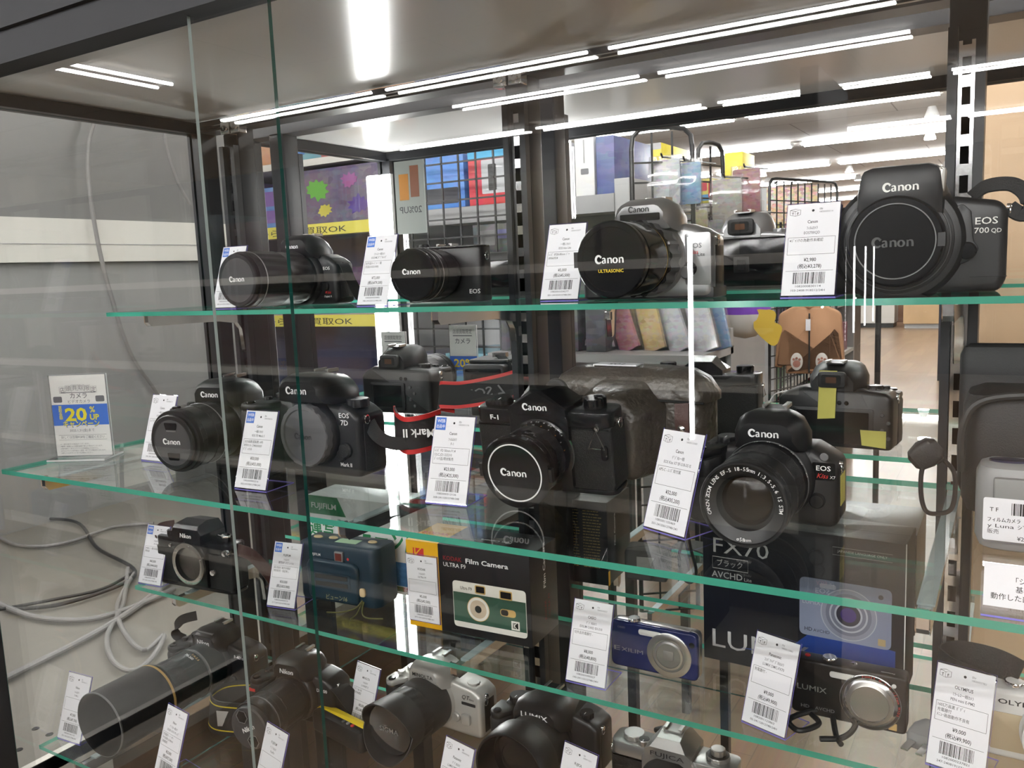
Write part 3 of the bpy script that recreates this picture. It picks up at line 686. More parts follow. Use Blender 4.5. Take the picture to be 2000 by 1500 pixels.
# ---- black DSLR with capped zoom at the end by the price card
t = place('camera', 'black DSLR with a pinch-capped zoom lens beside the campaign stand', -.846, .706, zB, 8, 2, k=1.07)
dslr(t, wl=66, wr=60, hl=68, hr=64, D=44, ax=42, top=98, nose=-16, hw=29, gz=64, bz=0)
lens(t, 42, zoom(33.5, 76, False, 34.5, ((.30, .62), (.84, .93))), RINGL)
MB().lathe([(34.7, 34), (35.0, 34.4), (35.0, 35.4), (34.7, 35.8)], AX(0, 42), 64, closed=True).obj('mark_ring', SILV, t)
cap_canon(t, 42, 81, 30.5, BLK, 6.0, True, None, DGR, None, WHT, -2)
word(t, 'EOS', 44, 2.4, 52, 4.6, WHT, .01, sx=1.15)
# ---- top shelf: silver film SLR
t = place('camera', 'silver film SLR with a glossy black capped lens on the top shelf', -.318, .808, zA, -3, 0, k=1.06)
dslr(t, wl=62, wr=62, hl=62, hr=64, D=36, ax=38, top=94, nose=-17, hw=29, bm=SILV, gm=BLK, hm=SILV, gz=58, brandm=INK, bh=5.2, bz=5.2)
MB().prism(rect(-20, 20, 73, 79.6, 1), 0, .8, 0, 0, T(0, -17.0, 0) @ FRONT).obj('flash_window', BLKG, t)
MB().prism(rect(-62.6, 62.6, 0, 10, 2), -37, -1.8, 1, 0, T(0, 3, 0) @ FRONT).obj('base_band', BLK, t)
MB().prism(rect(36, 61, 12, 60, 3), 0, .5, .2, 0, T(0, 3.1, 0) @ FRONT).obj('front_panel', mat('brushed_silver', (.36, .36, .365), .34, metal=.8), t)
word(t, 'EOS', 46.5, 2.3, 46, 4.6, INKG, .006, sx=1.1); word(t, 'Kiss', 44.5, 2.3, 40.5, 3.8, RED, 0, shear=.3); word(t, 'Lite', 52, 2.3, 38.3, 3.4, INK, .006)
lens(t, 38, [(31, 0), (32, 1), (32.5, 3), (34.5, 4), (35.4, 5, 2), (35.6, 6, 2, 2.0), (35.6, 26, 2, 2.0), (34, 27), (32, 27, 0), (32, 30, 0), (33, 31, 0), (33.5, 62, 0), (33, 67, 0), (0, 67)], [BLKG, RUB, mat('zoom_grey', (.10, .10, .105), .4)], 72)
MB().lathe([(32.3, 28), (32.6, 28.3), (32.6, 29.2), (32.3, 29.5)], AX(0, 38), 64, closed=True).obj('gold_ring', mat('gold_line', (.55, .38, .12), .3, metal=.8), t)
c = cap_canon(t, 38, 79, 34, BLKG, 7.0, False, 'ULTRASONIC', BLKG, None, WHT, -3)
MB().box(-37, -33.5, -78, -71, 32, 46).obj('cap_clip', BLK, c)
button(t, 0, 0, 0, 6.6, 3, BLKG, AX(41, 27, 2.6), name='lens_release'); 
# ---- top shelf: wide black film SLR
t = place('camera', 'wide black film SLR with embossed lens cap, hand strap and 700QD in white', -.088, .806, zA, 2, 0, k=1.12)
front_body(t, 'body', [(-70, 0), (70, 0), (74, 10), (74, 60), (68, 67), (40, 72), (-30, 70), (-62, 68), (-70, 60)], [6, 14, 10, 12, 12, 10, 8, 8, 8], 40, 6, BLK, 2)
hump(t, [(-16, 72, 90, 25, 21, 2, 4), (-13, 60, 96, 29, 25, 2, 6), (2, 56, 98, 32, 25, 2, 6), (28, 56, 97, 34, 20, 2, 7), (42, 58, 90, 26, 16, 2, 6)], BLK)
MB().prism(rp([(26, 76), (32, 74), (33, 92), (28, 95)], 2), 0, 22, 2, 0, T(0, 10, 0) @ FRONT).obj('flash_hinge', SILW, t)
brand(t, 4, -16.4, 77.5, 6.2, SILW)
MB().lathe([(49, -8), (47, 2), (44, 6), (41, 7), (0, 7)], AX(0, 40), 64).obj('mount_collar', BLK, t)
lens(t, 40, [(40, 6), (39.5, 8), (37, 9), (36.5, 12), (34.6, 12.6), (34, 20, 0), (33, 21), (0, 21)], [BLK], 64)
c = MB().lathe([(32, 20), (33.2, 21), (33.2, 24), (32, 25.4), (27.5, 25.4), (26.8, 24.8, 1), (0, 24.8, 1)], AX(0, 40), 64).obj('lens_cap', [BLKG, BLKG], t)
MB().lathe([(28.2, 25.3), (28.2, 25.9), (27.4, 25.9), (27.4, 25.3)], AX(0, 40), 64, closed=True).obj('rim_highlight', MGR, c); MB().lathe([(37, 9), (37.3, 9.6), (36.6, 9.9), (36.4, 9.2)], AX(0, 40), 64, closed=True).obj('rim_highlight', MGR, t)  # grey rings stand in for the highlights along the rims
mb = MB(); canon(mb, 0, 0, 7.2, 0, T(0, -25, 36) @ FRONT, .2); mb.obj('lettering', mat('embossed_black', (.06, .06, .06), .3), c)
MB().box(29, 34, -26, -20, 35, 45).obj('cap_clip', BLK, c)
MB().prism(rp([(42, 20), (50, 24), (56, 32), (52, 38), (50, 60), (44, 66), (40, 64), (44, 44)], 4), 0, 3, 1, 0, T(0, 1.6, 0) @ FRONT).obj('release_panel', BLK, t)
button(t, 0, 0, 0, 6.5, 2.4, BLKG, AX(48, 31, -.6), name='lens_release')
word(t, 'EOS', 60, 1.2, 50, 5.2, SILW, .008, sx=1.2); word(t, '700', 57, 1.2, 43.5, 4.2, SILW, .006, sx=1.15); word(t, 'QD', 66.5, 1.2, 43.5, 3.2, SILW, .006)
MB().prism(rect(50, 74.3, 11, 11.5), 0, .2, 0, 0, T(0, 1.8, 0) @ FRONT).obj('seam', DARKIN, t)
ribbon_strap(t, [(74, 14, 62), (82, 12, 56), (87, 16, 60), (86, 22, 70), (76, 26, 79), (60, 26, 79), (50, 24, 72)], (.25, .6, .75), 13, mat('ribbed_strap', (.03, .03, .03), .6, bump=('n', 900, .8)), 1.6, 'hand_strap')
lug(t, 73, 14, 62)
dial(t, -52, 18, 68, 10, 5, BLK)
# ---- top shelf: digital SLR with long capped zoom
t = place('camera', 'black DSLR with a long capped telephoto zoom, leftmost on the top shelf', -.834, .847, zA, 2, 0)
dslr(t, wl=64, wr=58, hl=62, hr=62, D=38, ax=37, top=94, nose=-14, hw=28, gz=58, bh=5.4)
P = [(30, 0), (32, 2), (33, 12), (34.5, 14), (34.6, 18), (34.8, 18.5, 1, .9), (34.8, 40, 1, .9), (34.4, 41, 0), (34.4, 52, 0), (35, 54, 0), (35.4, 55, 1, .8), (35.4, 96, 1, .8), (35, 97, 0), (35, 108, 0), (34, 109, 0), (0, 109)]
lens(t, 37, P, RINGL, 72)
MB().lathe([(35.1, 98), (35.5, 98.3), (35.5, 99.3), (35.1, 99.6)], AX(0, 37), 64, closed=True).obj('mark_ring', SILV, t)
cap_canon(t, 37, 116, 33, BLK, 6.4, False, None, DGR, None, WHT, -2)
word(t, 'EOS', 42, 2.4, 46, 4.2, WHT, .008, sx=1.15); word(t, 'Kiss', 42, 2.4, 14, 4.4, RED, .004, shear=.3); word(t, 'Digital X', 42, 2.4, 9.5, 2.6, WHT, .004)
ribbon_strap(t, [(57, 16, 54), (66, 12, 50), (70, 18, 30), (74, 28, 10), (80, 34, 2)], (.2, 1, 0), 16, SBLK)
# ---- top shelf: small mirrorless with capped lens
t = place('camera', 'small black mirrorless camera with a capped lens behind a reflection on the top shelf', -.583, .822, zA, 6, 0)
MB().prism(rect(-52, 52, 0, 30, 9), 0, 66, 3, 0, T(0, 2, 0)).obj('body', BLK, t)
MB().prism(rect(-52.3, 52.3, -.4, 30.4, 9), 63.5, 66, 1).obj('top_plate', BLKG, t)
shoe(t, 0, 16, 66); dial(t, -32, 14, 66, 8, 4, BLK)
lens(t, 34, zoom(28, 62, False, 30, ((.2, .55), (.72, .86))), RINGL)
MB().lathe([(30.2, 48), (30.5, 48.3), (30.5, 49.5), (30.2, 49.8)], AX(0, 34), 64, closed=True).obj('mark_ring', SILV, t)
cap_canon(t, 34, 68, 29, BLKG, 5.8, False, None, BLKG, None, WHT, 1)
word(t, 'EOS', 42, 1.6, 10, 5.2, WHT, .008, sx=1.15); lug(t, 51, 14, 56)
# ================================================================ price cards in acrylic holders
def price_card(x, y, shelf, label, brandn, kind, model, note, price, tax, num='', num2='', code='12r', web=False, yaw=0, lean=19, lift=0.0, foot=True, faint=False):
    t = thing('price_card', label, 'price card', (x, y, wz(shelf) + .0004 + lift), yaw, 'price cards in acrylic holders')
    L = T(0, 0, 1.0) @ RX(-lean)                             # the leaning sheet: drawing (x, z) with thickness along y
    w, h = 46.5, 87.0
    mb = MB(); mb.box(-w / 2, w / 2, 0.9, 2.1, 0, h, 0, L)
    mb.m = [1, 1, 0, 1, 0, 1]
    if foot:
        o = len(mb.m); mb.box(-w / 2, w / 2, 1.2, 44, -.9, .2, 0); mb.m[o:] = [0, 0, 1, 1, 1, 1]
    mb.obj('holder', [ACRY, ACED], t)
    MB().box(-w / 2 + .8, w / 2 - .8, .35, .8, 1.0, h - 1.2, 0, L).obj('paper', PAPER, t)
    D = L @ T(0, .30, 0) @ FRONT
    mb = MB()
    def tx(s, px, py, hh, al='c', m=0, bold=.012, wid=None, sx=.82):
        if not s: return
        vs, fs = glyphs(s, bold); W0 = (max(v[0] for v in vs) - min(v[0] for v in vs)) * hh / .72 * sx
        put_text(mb, s, px, py, hh, m, D, bold, al, min(W0, wid or 41), 0, 1, 0.0)
    def line(x0, y0, x1, y1, wd=.28): stroke(mb, [(x0, y0), (x1, y1)], wd, 0, D)
    if web:
        mb.add([(-21, 72, 0), (-9.5, 72, 0), (-9.5, 84.6, 0), (-21, 84.6, 0)], [(0, 1, 2, 3)], 2, D)
        put_text(mb, 'WEB', -15.2, 79.6, 3.2, 3, D, .01, 'c', 9, 0, 1, .05); put_text(mb, '出品中', -15.2, 74.2, 2.9, 3, D, .008, 'c', 9.4, 0, 1, .05)
    else:
        for a in ([(-20, 80.5), (-15.5, 79.4), (-11, 80.5), (-15.5, 81.6)], [(-20, 80.5), (-20, 76), (-15.5, 74.8), (-15.5, 79.4)], [(-11, 80.5), (-11, 76), (-15.5, 74.8)]): stroke(mb, a + ([a[0]] if len(a) == 4 else []), .35, 0, D)
        put_text(mb, 'T', -17.6, 76, 2.4, 0, D, .02); put_text(mb, 'F', -13.2, 76, 2.4, 0, D, .02)
    n = 12; mb.add([(-.2 + 1.15 * math.cos(6.283 * i / n), 79.2 + 1.15 * math.sin(6.283 * i / n), .02) for i in range(n)], [tuple(range(n))], 0, D)
    tx(code, 5.2, 79.6, 1.9, 'l', 1); tx(num, 5.2, 77, 1.6, 'l', 1, 0, 16)
    tx(brandn, 0, 67.5, 2.9); tx(kind, 0, 61.8, 2.4, m=1); tx(model, 0, 57.4, 2.5, m=1)
    line(-20, 54.5, 20, 54.5); line(-20, 54.5, -20, 38.5); line(20, 54.5, 20, 38.5); line(-20, 38.5, 20, 38.5)
    for i, s in enumerate(note): tx(s, -18.6, 50.4 - i * 4.1, 2.5, 'l', 0 if not faint else 1, .002, 36)
    tx(price, 0, 32, 3.3); tx(tax, 0, 26, 3.3)
    line(-20, 23.4, 20, 23.4)
    rnd = random.Random(num + label); px = -13.5
    while px < 13.5:
        bw = rnd.choice((.3, .3, .55, .85)); mb.add([(px, 11.5, 0), (px + bw, 11.5, 0), (px + bw, 22, 0), (px, 22, 0)], [(0, 1, 2, 3)], 0, D); px += bw + rnd.choice((.3, .45, .75))
    tx(num, 0, 8.4, 1.9, m=1, wid=30, sx=1.3); tx(num2, 0, 4.6, 1.9, m=1, wid=38, sx=1.2)
    mb.obj('print', [INK, INKG, BLUE, WHT], t)
    return t
C1 = 'price card reading '
price_card(-.905, .770, zA, 'white price card half hidden behind the capped telephoto camera on the top shelf', 'Canon', '一眼ﾚﾌｶﾒﾗ', 'EOS Kiss Digital X', ('本体',), '¥30,000', '(税込¥33,000)', '1082000920662', '180-24120512748r241', '20r', True)
price_card(-.647, .766, zA, 'white price card with blue badge at 72,000 yen on the top shelf', 'Canon', 'ﾐﾗｰﾚｽ一眼ｶﾒﾗ', 'EOS M2 ﾀﾞﾌﾞﾙﾚﾝｽﾞ', ('社外品ﾁｬｰｼﾞｬｰ・箱', '欠品(210221000)'), '¥72,000', '(税込¥79,200)', '1082000920882', '180-24120512748r241', '20r', True)
price_card(-.4205, .806, zA, 'white price card at 5,000 yen for the silver camera on the top shelf', 'Canon', '一眼ﾚﾌｶﾒﾗ', 'EOS kiss Lite', ('ﾚﾝｽﾞ EF28-80mm ｼﾞｬ', '89060924'), '¥5,000', '(税込¥5,500)', '1082001024277', '201-24102412748r241', '10r')
price_card(-.155, .766, zA, 'white price card at 2,980 yen in front of the wide black camera', 'Canon', 'ﾌｨﾙﾑｶﾒﾗ', 'EOS700QD', ('※ｼﾞｬﾝｸの為動作未確認',), '¥2,980', '(税込¥3,278)', '1082000830114', '103-24081918212/24H', '08r')
price_card(-.941, .667, zB, 'glare-whitened price card beside the pinch-capped camera', 'Canon', '一眼ﾚﾌｶﾒﾗ', 'EOS Kiss X50', ('ﾚﾝｽﾞ付',), '¥40,000', '(税込¥44,000)', '1082000862114', '241-24112812748r240', '12r', False, 2)
price_card(-.702, .611, zB, 'white price card with blue badge, priced 50,000 yen, crossed by a glass edge', 'Canon', '一眼ﾚﾌｶﾒﾗ', 'EOS 7D Mark II', ('2025画素(超画素) APS', '本体のみ 2740550007', 'ﾎﾞﾃﾞｨのみ'), '¥50,000', '(税込¥55,000)', '1082000883516', '302-24120612748r241', '30r', True, 3)
price_card(-.469, .6465, zB, 'white price card with blue badge beside the white-ringed lens cap', 'Canon', 'ﾌｨﾙﾑｶﾒﾗ', 'F-1', ('ﾚﾝｽﾞ FD 50mm F1.4', 'S.S.C.(D) 222210', 'ｼﾞｬﾝｸ品/現状販売'), '¥23,000', '(税込¥25,300)', '1082000313136', '208-24112812748r248', '02r', True, 5)
price_card(-.2455, .644, zB, 'white price card at 32,000 yen leaning beside the bare-lens camera', 'Canon', 'ﾃﾞｼﾞﾀﾙ一眼', 'EOS Kiss X7 EF-S18-55 IS', ('APS-C - ﾚﾝｽﾞ両付属',), '¥32,000', '(税込¥35,200)', '1082001155469', '331-24120612748r241', '12r', False, -22)
price_card(-1.0815, .740, zC, 'white price card with blue badge before the lensless black camera', 'Nikon', 'ﾌｨﾙﾑｶﾒﾗ', 'F3 HP', ('1408311・動作未確認', '現状品'), '¥40,000', '(税込¥44,000)', '1082000911042', '271-24112612748r240', '30r', True, 5)
price_card(-.834, .761, zC, 'white price card with blue badge before the blue instant camera', 'FUJIFILM', 'ﾌｨﾙﾑｶﾒﾗ', '連写ｶﾙﾃﾞｨｱ ﾋﾞｭｰﾝ16', ('箱 取説付 動作未確認', '現状販売・保証無し'), '¥30,000', '(税込¥33,000)', '1082000903014', '217-24112612748r240', '12r', True, 8)
price_card(-.6170, .7935, zC, 'white price card stuck on the yellow end of the film camera box', 'KODAK', 'ﾌｨﾙﾑｶﾒﾗ', 'ULTRA F9', ('',), '¥5,000', '(税込¥5,500)', '1082001223723', '071-24122912748r241', '12r', False, 2.6, 0, .006, False)
price_card(-.375, .7485, zC, 'white price card at 8,000 yen before the small blue camera', 'CASIO', 'ﾃﾞｼﾞﾀﾙｶﾒﾗ', 'EXILIM CARD EX-S10', ('社外品充電器付 -',), '¥8,000', '(税込¥8,800)', '1082001090227', '102-24112212748r24H', '11r')
price_card(-.189, .7435, zC, 'white price card at 9,000 yen with a light streak, before the black compact', 'Panasonic', 'ｺﾝﾊﾟｸﾄﾃﾞｼﾞﾀﾙｶﾒﾗ', 'LUMIX DMC-FX70', ('充電器付 -',), '¥9,000', '(税込¥9,900)', '1082001123863', '02-24112812748r24H', '11r', False, -18)
price_card(-.030, .748, zC, 'white price card at 9,000 yen before the white mirrorless camera', 'OLYMPUS', 'ﾐﾗｰﾚｽ一眼ｶﾒﾗ', 'PEN mini E-PM2', ('1605万画素 ﾎﾞﾃﾞｨ', '充電器付', 'ﾒﾆｭｰ画面動作不良有'), '¥9,000', '(税込¥9,900)', '1082000237821', '247-24081912748r240', '01r', False, -12)
price_card(-1.071, .590, zD, 'overexposed price card under the wide lens hood on the lowest shelf', 'Nikon', 'ﾌｨﾙﾑｶﾒﾗ', 'F-401s', ('',), '¥7,000', '(税込¥7,700)', '1082001061121', '021-24122912748r241', '12r', False, 4)
price_card(-.875, .590, zD, 'price card at 25,000 yen on the lowest shelf before the strap', 'Nikon', 'ﾃﾞｼﾞﾀﾙ一眼ｶﾒﾗ', 'D3200 18-55 VR ﾚﾝｽﾞ', ('充電器付・ﾊﾞｯﾃﾘｰ', '中古極美 33-42mm', '現状販売'), '¥25,000', '(税込¥27,500)', '1082000882218', '021-24122912748r241', '20r', False, -8)
price_card(-.730, .614, zD, 'price card lettered FUJIFILM on the lowest shelf', 'FUJIFILM', 'ﾃﾞｼﾞﾀﾙｶﾒﾗ', 'FinePix', ('',), '¥5,000', '(税込¥5,500)', '1082001142219', '021-24122912748r241', '12r', False, -12)
price_card(-.735, .785, zD, 'price card lettered MINOLTA beside the silver camera on the lowest shelf', 'MINOLTA', 'ﾌｨﾙﾑｶﾒﾗ', 'α SWEET II', ('ｼｸﾞﾏ 28-105', '動作未確認'), '¥8,000', '(税込¥8,800)', '1082000920088', '021-24122912748r241', '12r', False, -8)
price_card(-.520, .685, zD, 'price card lettered Panasonic on the lowest shelf', 'Panasonic', 'ﾃﾞｼﾞﾀﾙｶﾒﾗ', 'LUMIX DMC-FZ1000', ('2090万画素',), '¥30,000', '(税込¥33,000)', '1082000993328', '021-24122912748r241', '08r', False, -12)
price_card(-.395, .735, zD, 'price card in front of the silver-topped film camera on the lowest shelf', 'FUJICA', 'ﾌｨﾙﾑｶﾒﾗ', 'AX-1', ('',), '¥5,000', '(税込¥5,500)', '1082001142211', '021-24122912748r241', '12r', False, -12)
# ================================================================ remaining cameras of the near case
# ---- lensless black film SLR (third shelf)
t = place('camera', 'black film SLR without a lens, bare metal mount ring, on the third shelf', -1.003, .760, zC, 4, 0)
film_slr(t, 74, 74, 72, 32, 40, 100, BPAINT, BPAINT, LEATH)
MB().loft([[(-28, y, 70), (28, y, 70), (28, y, 84), (w1, y, z1), (-w1, y, z1), (-28, y, 84)] for y, w1, z1 in ((-9, 24, 92), (-6, 23, 97), (14, 20, 101), (38, 18, 97))]).obj('prism_finder', BPAINT, t, angle=20)
word(t, 'Nikon', 0, -9.4, 79, 6.4, WHT, .02, shear=.12)
MB().lathe([(29, 0), (31, 1), (31, 4.5), (29.5, 5), (24.5, 5), (24, 4, 1), (24, -10, 1), (22, -24, 1), (0, -24, 1)], AX(0, 40, -5), 64).obj('lens_mount', [mat('mount_steel', (.68, .66, .62), .25, metal=1), DARKIN], t)
for a in range(6): MB().lathe([(1, 0), (1, .4), (0, .4)], AX(0, 40, -10) @ RZ(60 * a + 20) @ T(27.5, 0, 0), 10).obj('screw', STEEL, t)
dial(t, 50, 16, 72, 11, 8, BPAINT, .8, CHR, name='shutter_dial', mark=False); MB().prism(rp([(40, 8), (60, 2), (70, 8), (62, 16), (48, 20)], 4), 81, 84, 1).obj('advance_lever', CHR, t)
dial(t, -50, 16, 72, 11, 8, BPAINT, .8, mark=False, name='rewind_knob')
button(t, 0, 0, 0, 5, 4, CHR, AX(40, 30, 0), name='lens_release'); button(t, 0, 0, 0, 5, 6, CHR, AX(68, 62, 0), name='flash_port'); button(t, 0, 0, 0, 3, 4, CHR, AX(-40, 62, 0))
BROWN = mat('brown_leather', (.055, .018, .012), .5, bump=('n', 600, .5), var=.25, vscale=60)
ribbon_strap(t, [(74, 16, 62), (84, 10, 64), (96, 18, 56), (106, 30, 34), (112, 40, 12), (100, 46, 3)], [(0, .3, 1), (0, .3, 1), (.2, .5, 1), (.4, 1, .4), (.4, 1, .2), (0, 1, 0)], 16, BROWN, 2.2)
ribbon_strap(t, [(-74, 16, 62), (-80, 12, 70), (-84, 20, 78), (-70, 34, 80)], (0, .5, 1), 12, BROWN, 2.2)
# ---- blue instant-style camera
NAVY = mat('petrol_blue_plastic', (.010, .030, .050), .36, var=.15, vscale=30); BEIG = mat('beige_plastic', (.62, .48, .28), .45)
t = place('camera', 'petrol blue plastic film camera with sliding front cover and beige buttons', -.768, .806, zC, 6, 0)
MB().prism(rp([(-64, 0), (58, -4), (66, 6), (66, 46), (-64, 46)], [7, 12, 12, 8, 8]), 0, 84, 7).obj('body', NAVY, t)
front_body(t, 'front_cover', [(-44, 8), (36, 6), (38, 56), (30, 62), (-40, 64), (-46, 54)], 8, 8, 4, mat('petrol_blue_cover', (.011, .034, .056), .28), -9)
MB().prism(rect(-34, 26, 24, 46, 2), 0, .6, .1, 0, T(0, -9.2, 0) @ FRONT).obj('lens_window', NAVY, t)
for z in (28, 38): MB().prism(rect(-30, 22, z, z + 6, 1), 0, .5, 0, 0, T(0, -9.8, 0) @ FRONT).obj('lens_slot', DARKIN, t)
MB().prism(rect(0, 14, 62, 76, 1.5), 0, 4, 1, 0, T(0, -2, 0) @ FRONT).obj('finder_window', [SILV], t); MB().prism(rect(2, 12, 64, 74), 0, .4, 0, 0, T(0, -6.1, 0) @ FRONT).obj('finder_glass', mat('finder_red', (.12, .02, .015), .1, coat=1), t)
button(t, 0, 0, 0, 2.2, 1, RED, AX(20, 66, -2), name='red_lamp'); word(t, 'FUJIFILM', -34, -2.2, 66, 3.6, WHT, .008)
for x, y in ((-44, 20), (-20, 22), (44, 22)): MB().lathe([(7, 0), (7, 1.5), (5.5, 2.5), (0, 2.8)], T(x, y, 83.5) @ Matrix.Diagonal((1, .6, 1, 1)), 24).obj('button', BEIG, t)
MB().prism(rect(-8, 26, 8, 24), 83.8, 84.2).obj('film_sticker', [mat('pale_green_label', (.45, .65, .42), .5)], t)
mb = MB(); put_text(mb, 'ビューン16', 2, 0, 6, 0, T(0, -9.4, 10) @ FRONT, .0, 'c', 34, .15); mb.obj('lettering', mat('gold_print', (.45, .42, .2), .4), t)
MB().prism(rect(38, 47, 18, 30, 4), 0, 4, 1.5, 0, T(0, -4, 0) @ FRONT).obj('latch', BEIG, t)
CORD = mat('olive_black_cord', (.10, .10, .03), .6)
mb = MB(); mb.tube(smooth_path([(40, -4, 12), (34, -14, 4), (20, -26, 2), (2, -32, 2)], 6), 1.1, 6); mb.tube(smooth_path([(42, -4, 10), (50, -20, 3), (64, -30, 2), (86, -26, 2)], 6), 1.1, 6); mb.tube(smooth_path([(40, -4, 10), (44, -24, 2), (46, -40, 2)], 6), 1.1, 6); mb.obj('wrist_cord', CORD, t)
# ---- carton of the blue camera
GREENP = mat('green_print_box', (.03, .26, .10), .45); WBOX = mat('white_carton', (.86, .87, .86), .42)
t = place('camera_box', 'white carton with green lettering behind the blue camera', -.775, .868, zC, 2, cat='box', group='camera boxes')
MB().prism(rect(-96, 96, 0, 60, 1), 0, 128, .6).obj('carton', WBOX, t)
mb = MB(); mb.add([(-96, 100, 0), (-28, 100, 0), (-42, 127, 0), (-96, 127, 0)], [(0, 1, 2, 3)], 0, T(0, -.15, 0) @ FRONT); mb.obj('printed_flag', GREENP, t)
word(t, 'FUJIFILM', -68, -.3, 109, 8, WHT, .015, wid=46)
mb = MB(); put_text(mb, '連写', -74, 70, 17, 0, T(0, -.15, 0) @ FRONT, .02); put_text(mb, 'ビューン16', 32, 62, 24, 0, T(0, -.15, 0) @ FRONT, .03, 'c', 122, .18); mb.obj('lettering', GREENP, t)
mb = MB(); mb.add([(46, 12, 0), (86, 12, 0), (86, 46, 0), (46, 46, 0)], [(0, 1, 2, 3)], 0, T(0, -.15, 0) @ FRONT); mb.add([(46, 4, 0), (66, 4, 0), (66, 11, 0), (46, 11, 0)], [(0, 1, 2, 3)], 1, T(0, -.15, 0) @ FRONT)
put_text(mb, '分間カメラ', 72, 5, 5, 2, T(0, -.15, 0) @ FRONT, .01); mb.obj('printed_photo', [mat('photo_print', (.07, .20, .42), .4, var=.6, vscale=140), GREENP, RED], t)
# ---- yellow and black film camera carton
KY = mat('kodak_yellow', (.78, .42, .01), .4); KB = mat('box_black', (.012, .012, .014), .3, spec=.4); KG = mat('kodak_green', (.028, .085, .055), .45, var=.25, vscale=60)
CREAM = mat('cream_print', (.78, .76, .70), .45); GOLDP = mat('gold_outline', (.55, .36, .12), .4)
def kodak_box(x, y, shelf, yaw, label, rev=False):
    t = place('camera_box', label, x, y, shelf, yaw, cat='box', group='camera boxes')
    MB().prism(rect(0, 172, 0, 72, .6), 0, 111, .5).obj('carton', KB, t)
    F = T(0, -.15, 0) @ FRONT
    MB().box(-.15, 47, -.12, 72.1, -.0, 111.12).obj('yellow_sleeve', KY, t)
    mb = MB(); mb.add([(10, 86, 0), (26, 86, 0), (26, 102, 0), (10, 102, 0)], [(0, 1, 2, 3)], 0, F); mb.add([(12, 102, .1), (12, 86, .1), (14, 86, .1), (14, 102, .1)], [(0, 1, 2, 3)], 1, F)
    stroke(mb, [(14, 94), (22, 102)], 1.6, 1, F, z=.1); stroke(mb, [(14, 94), (22, 86)], 1.6, 1, F, z=.1); mb.obj('emblem', [RED, KY], t)
    mb = MB(); put_text(mb, 'KODAK', 54, 92, 5.4, 1, F, .02, 'l'); put_text(mb, 'ULTRA F9', 54, 84, 5.4, 0, F, 0, 'l'); put_text(mb, 'Film Camera', 86, 91.5, 6.0, 0, F, .02, 'l', 58); mb.obj('lettering', [WHT, mat('dark_red_print', (.22, .01, .015), .4)], t)
    S = T(172.15, 0, 0) @ RZ(90) @ FRONT
    mb = MB(); put_text(mb, 'Film Camera', 0, 0, 6.2, 0, S @ T(40, 60, 0) @ RZ(90), .02, 'l', 56); put_text(mb, 'KODAK', 0, 0, 5, 1, S @ T(40, 20, 0) @ RZ(90), .02, 'l'); put_text(mb, 'ULTRA F9', 0, 0, 5, 1, S @ T(50, 20, 0) @ RZ(90), .0, 'l'); mb.obj('side_lettering', [WHT, MATS['dark_red_print']], t)
    mb = MB(); put_text(mb, 'Film Camera', 110, 30, 6, 0, T(0, 0, 111.2) @ RZ(180) @ T(-220, -66, 0), .015); put_text(mb, 'KODAK', 24, 30, 8, 1, T(0, 0, 111.2), .02); mb.obj('top_lettering', [WHT, RED], t)
    # printed picture of the camera, as a thin raised panel
    C = T(0, -.2, 0) @ FRONT; cx, cz = 116, 42
    p = MB().prism(rect(66, 166, 10, 68, 5), 0, .3, 0, 0, C).obj('printed_camera', CREAM, t)
    mb = MB(); mb.prism(rect(66.6, 165.4, 17, 54), .3, .4, 0, 0, C); mb.obj('green_panel', KG, p)
    mb = MB(); mb.prism(rect(97.5, 112, 55.5, 66, 2), .3, .45, 0, 1, C); mb.prism(rect(99, 110.5, 57, 64.8, 1), .45, .5, 0, 2, C); mb.prism(rect(131, 148, 53.5, 64.5, 2), .3, .45, 0, 1, C); mb.prism(rect(132.4, 146.6, 55, 63, 1), .45, .5, 0, 2, C)
    mb.prism(rect(131, 152, 33, 42, 4.4), .4, .5, 0, 1, C); mb.prism(rect(132, 142, 34, 41, 3.4), .5, .55, 0, 2, C)
    mb.lathe([(15.4, .4), (15.4, .5, 1), (14.7, .5, 1), (14.6, .6, 0), (11.5, .6, 0), (11.4, .65, 3), (8.2, .65, 3), (8.1, .7, 3), (4.6, .7, 3), (4.5, .75, 2), (0, .75, 2)], C @ T(101, 36, 0), 40)
    mb.add([(145.5, 18, .5), (156.5, 18, .5), (156.5, 29, .5), (145.5, 29, .5)], [(0, 1, 2, 3)], 0, C); mb.add([(147.5, 20, .6), (154.5, 20, .6), (154.5, 27, .6), (147.5, 27, .6)], [(0, 1, 2, 3)], 2, C)
    stroke(mb, [(149, 23.5), (152.5, 27)], 1, 0, C, z=.65); stroke(mb, [(149, 23.5), (152.5, 20)], 1, 0, C, z=.65); stroke(mb, [(149, 20), (149, 27)], .7, 0, C, z=.65)
    put_text(mb, 'Ultra F9', 85, 58, 4.2, 2, C, 0, 'c', 16, 0, 1, .4); mb.obj('camera_details', [CREAM, GOLDP, BLKG, mat('lens_beige', (.55, .45, .33), .5)], p)
kodak_box(-.640, .795, zC, 2.6, 'yellow and black film camera carton printed with a green and white camera')
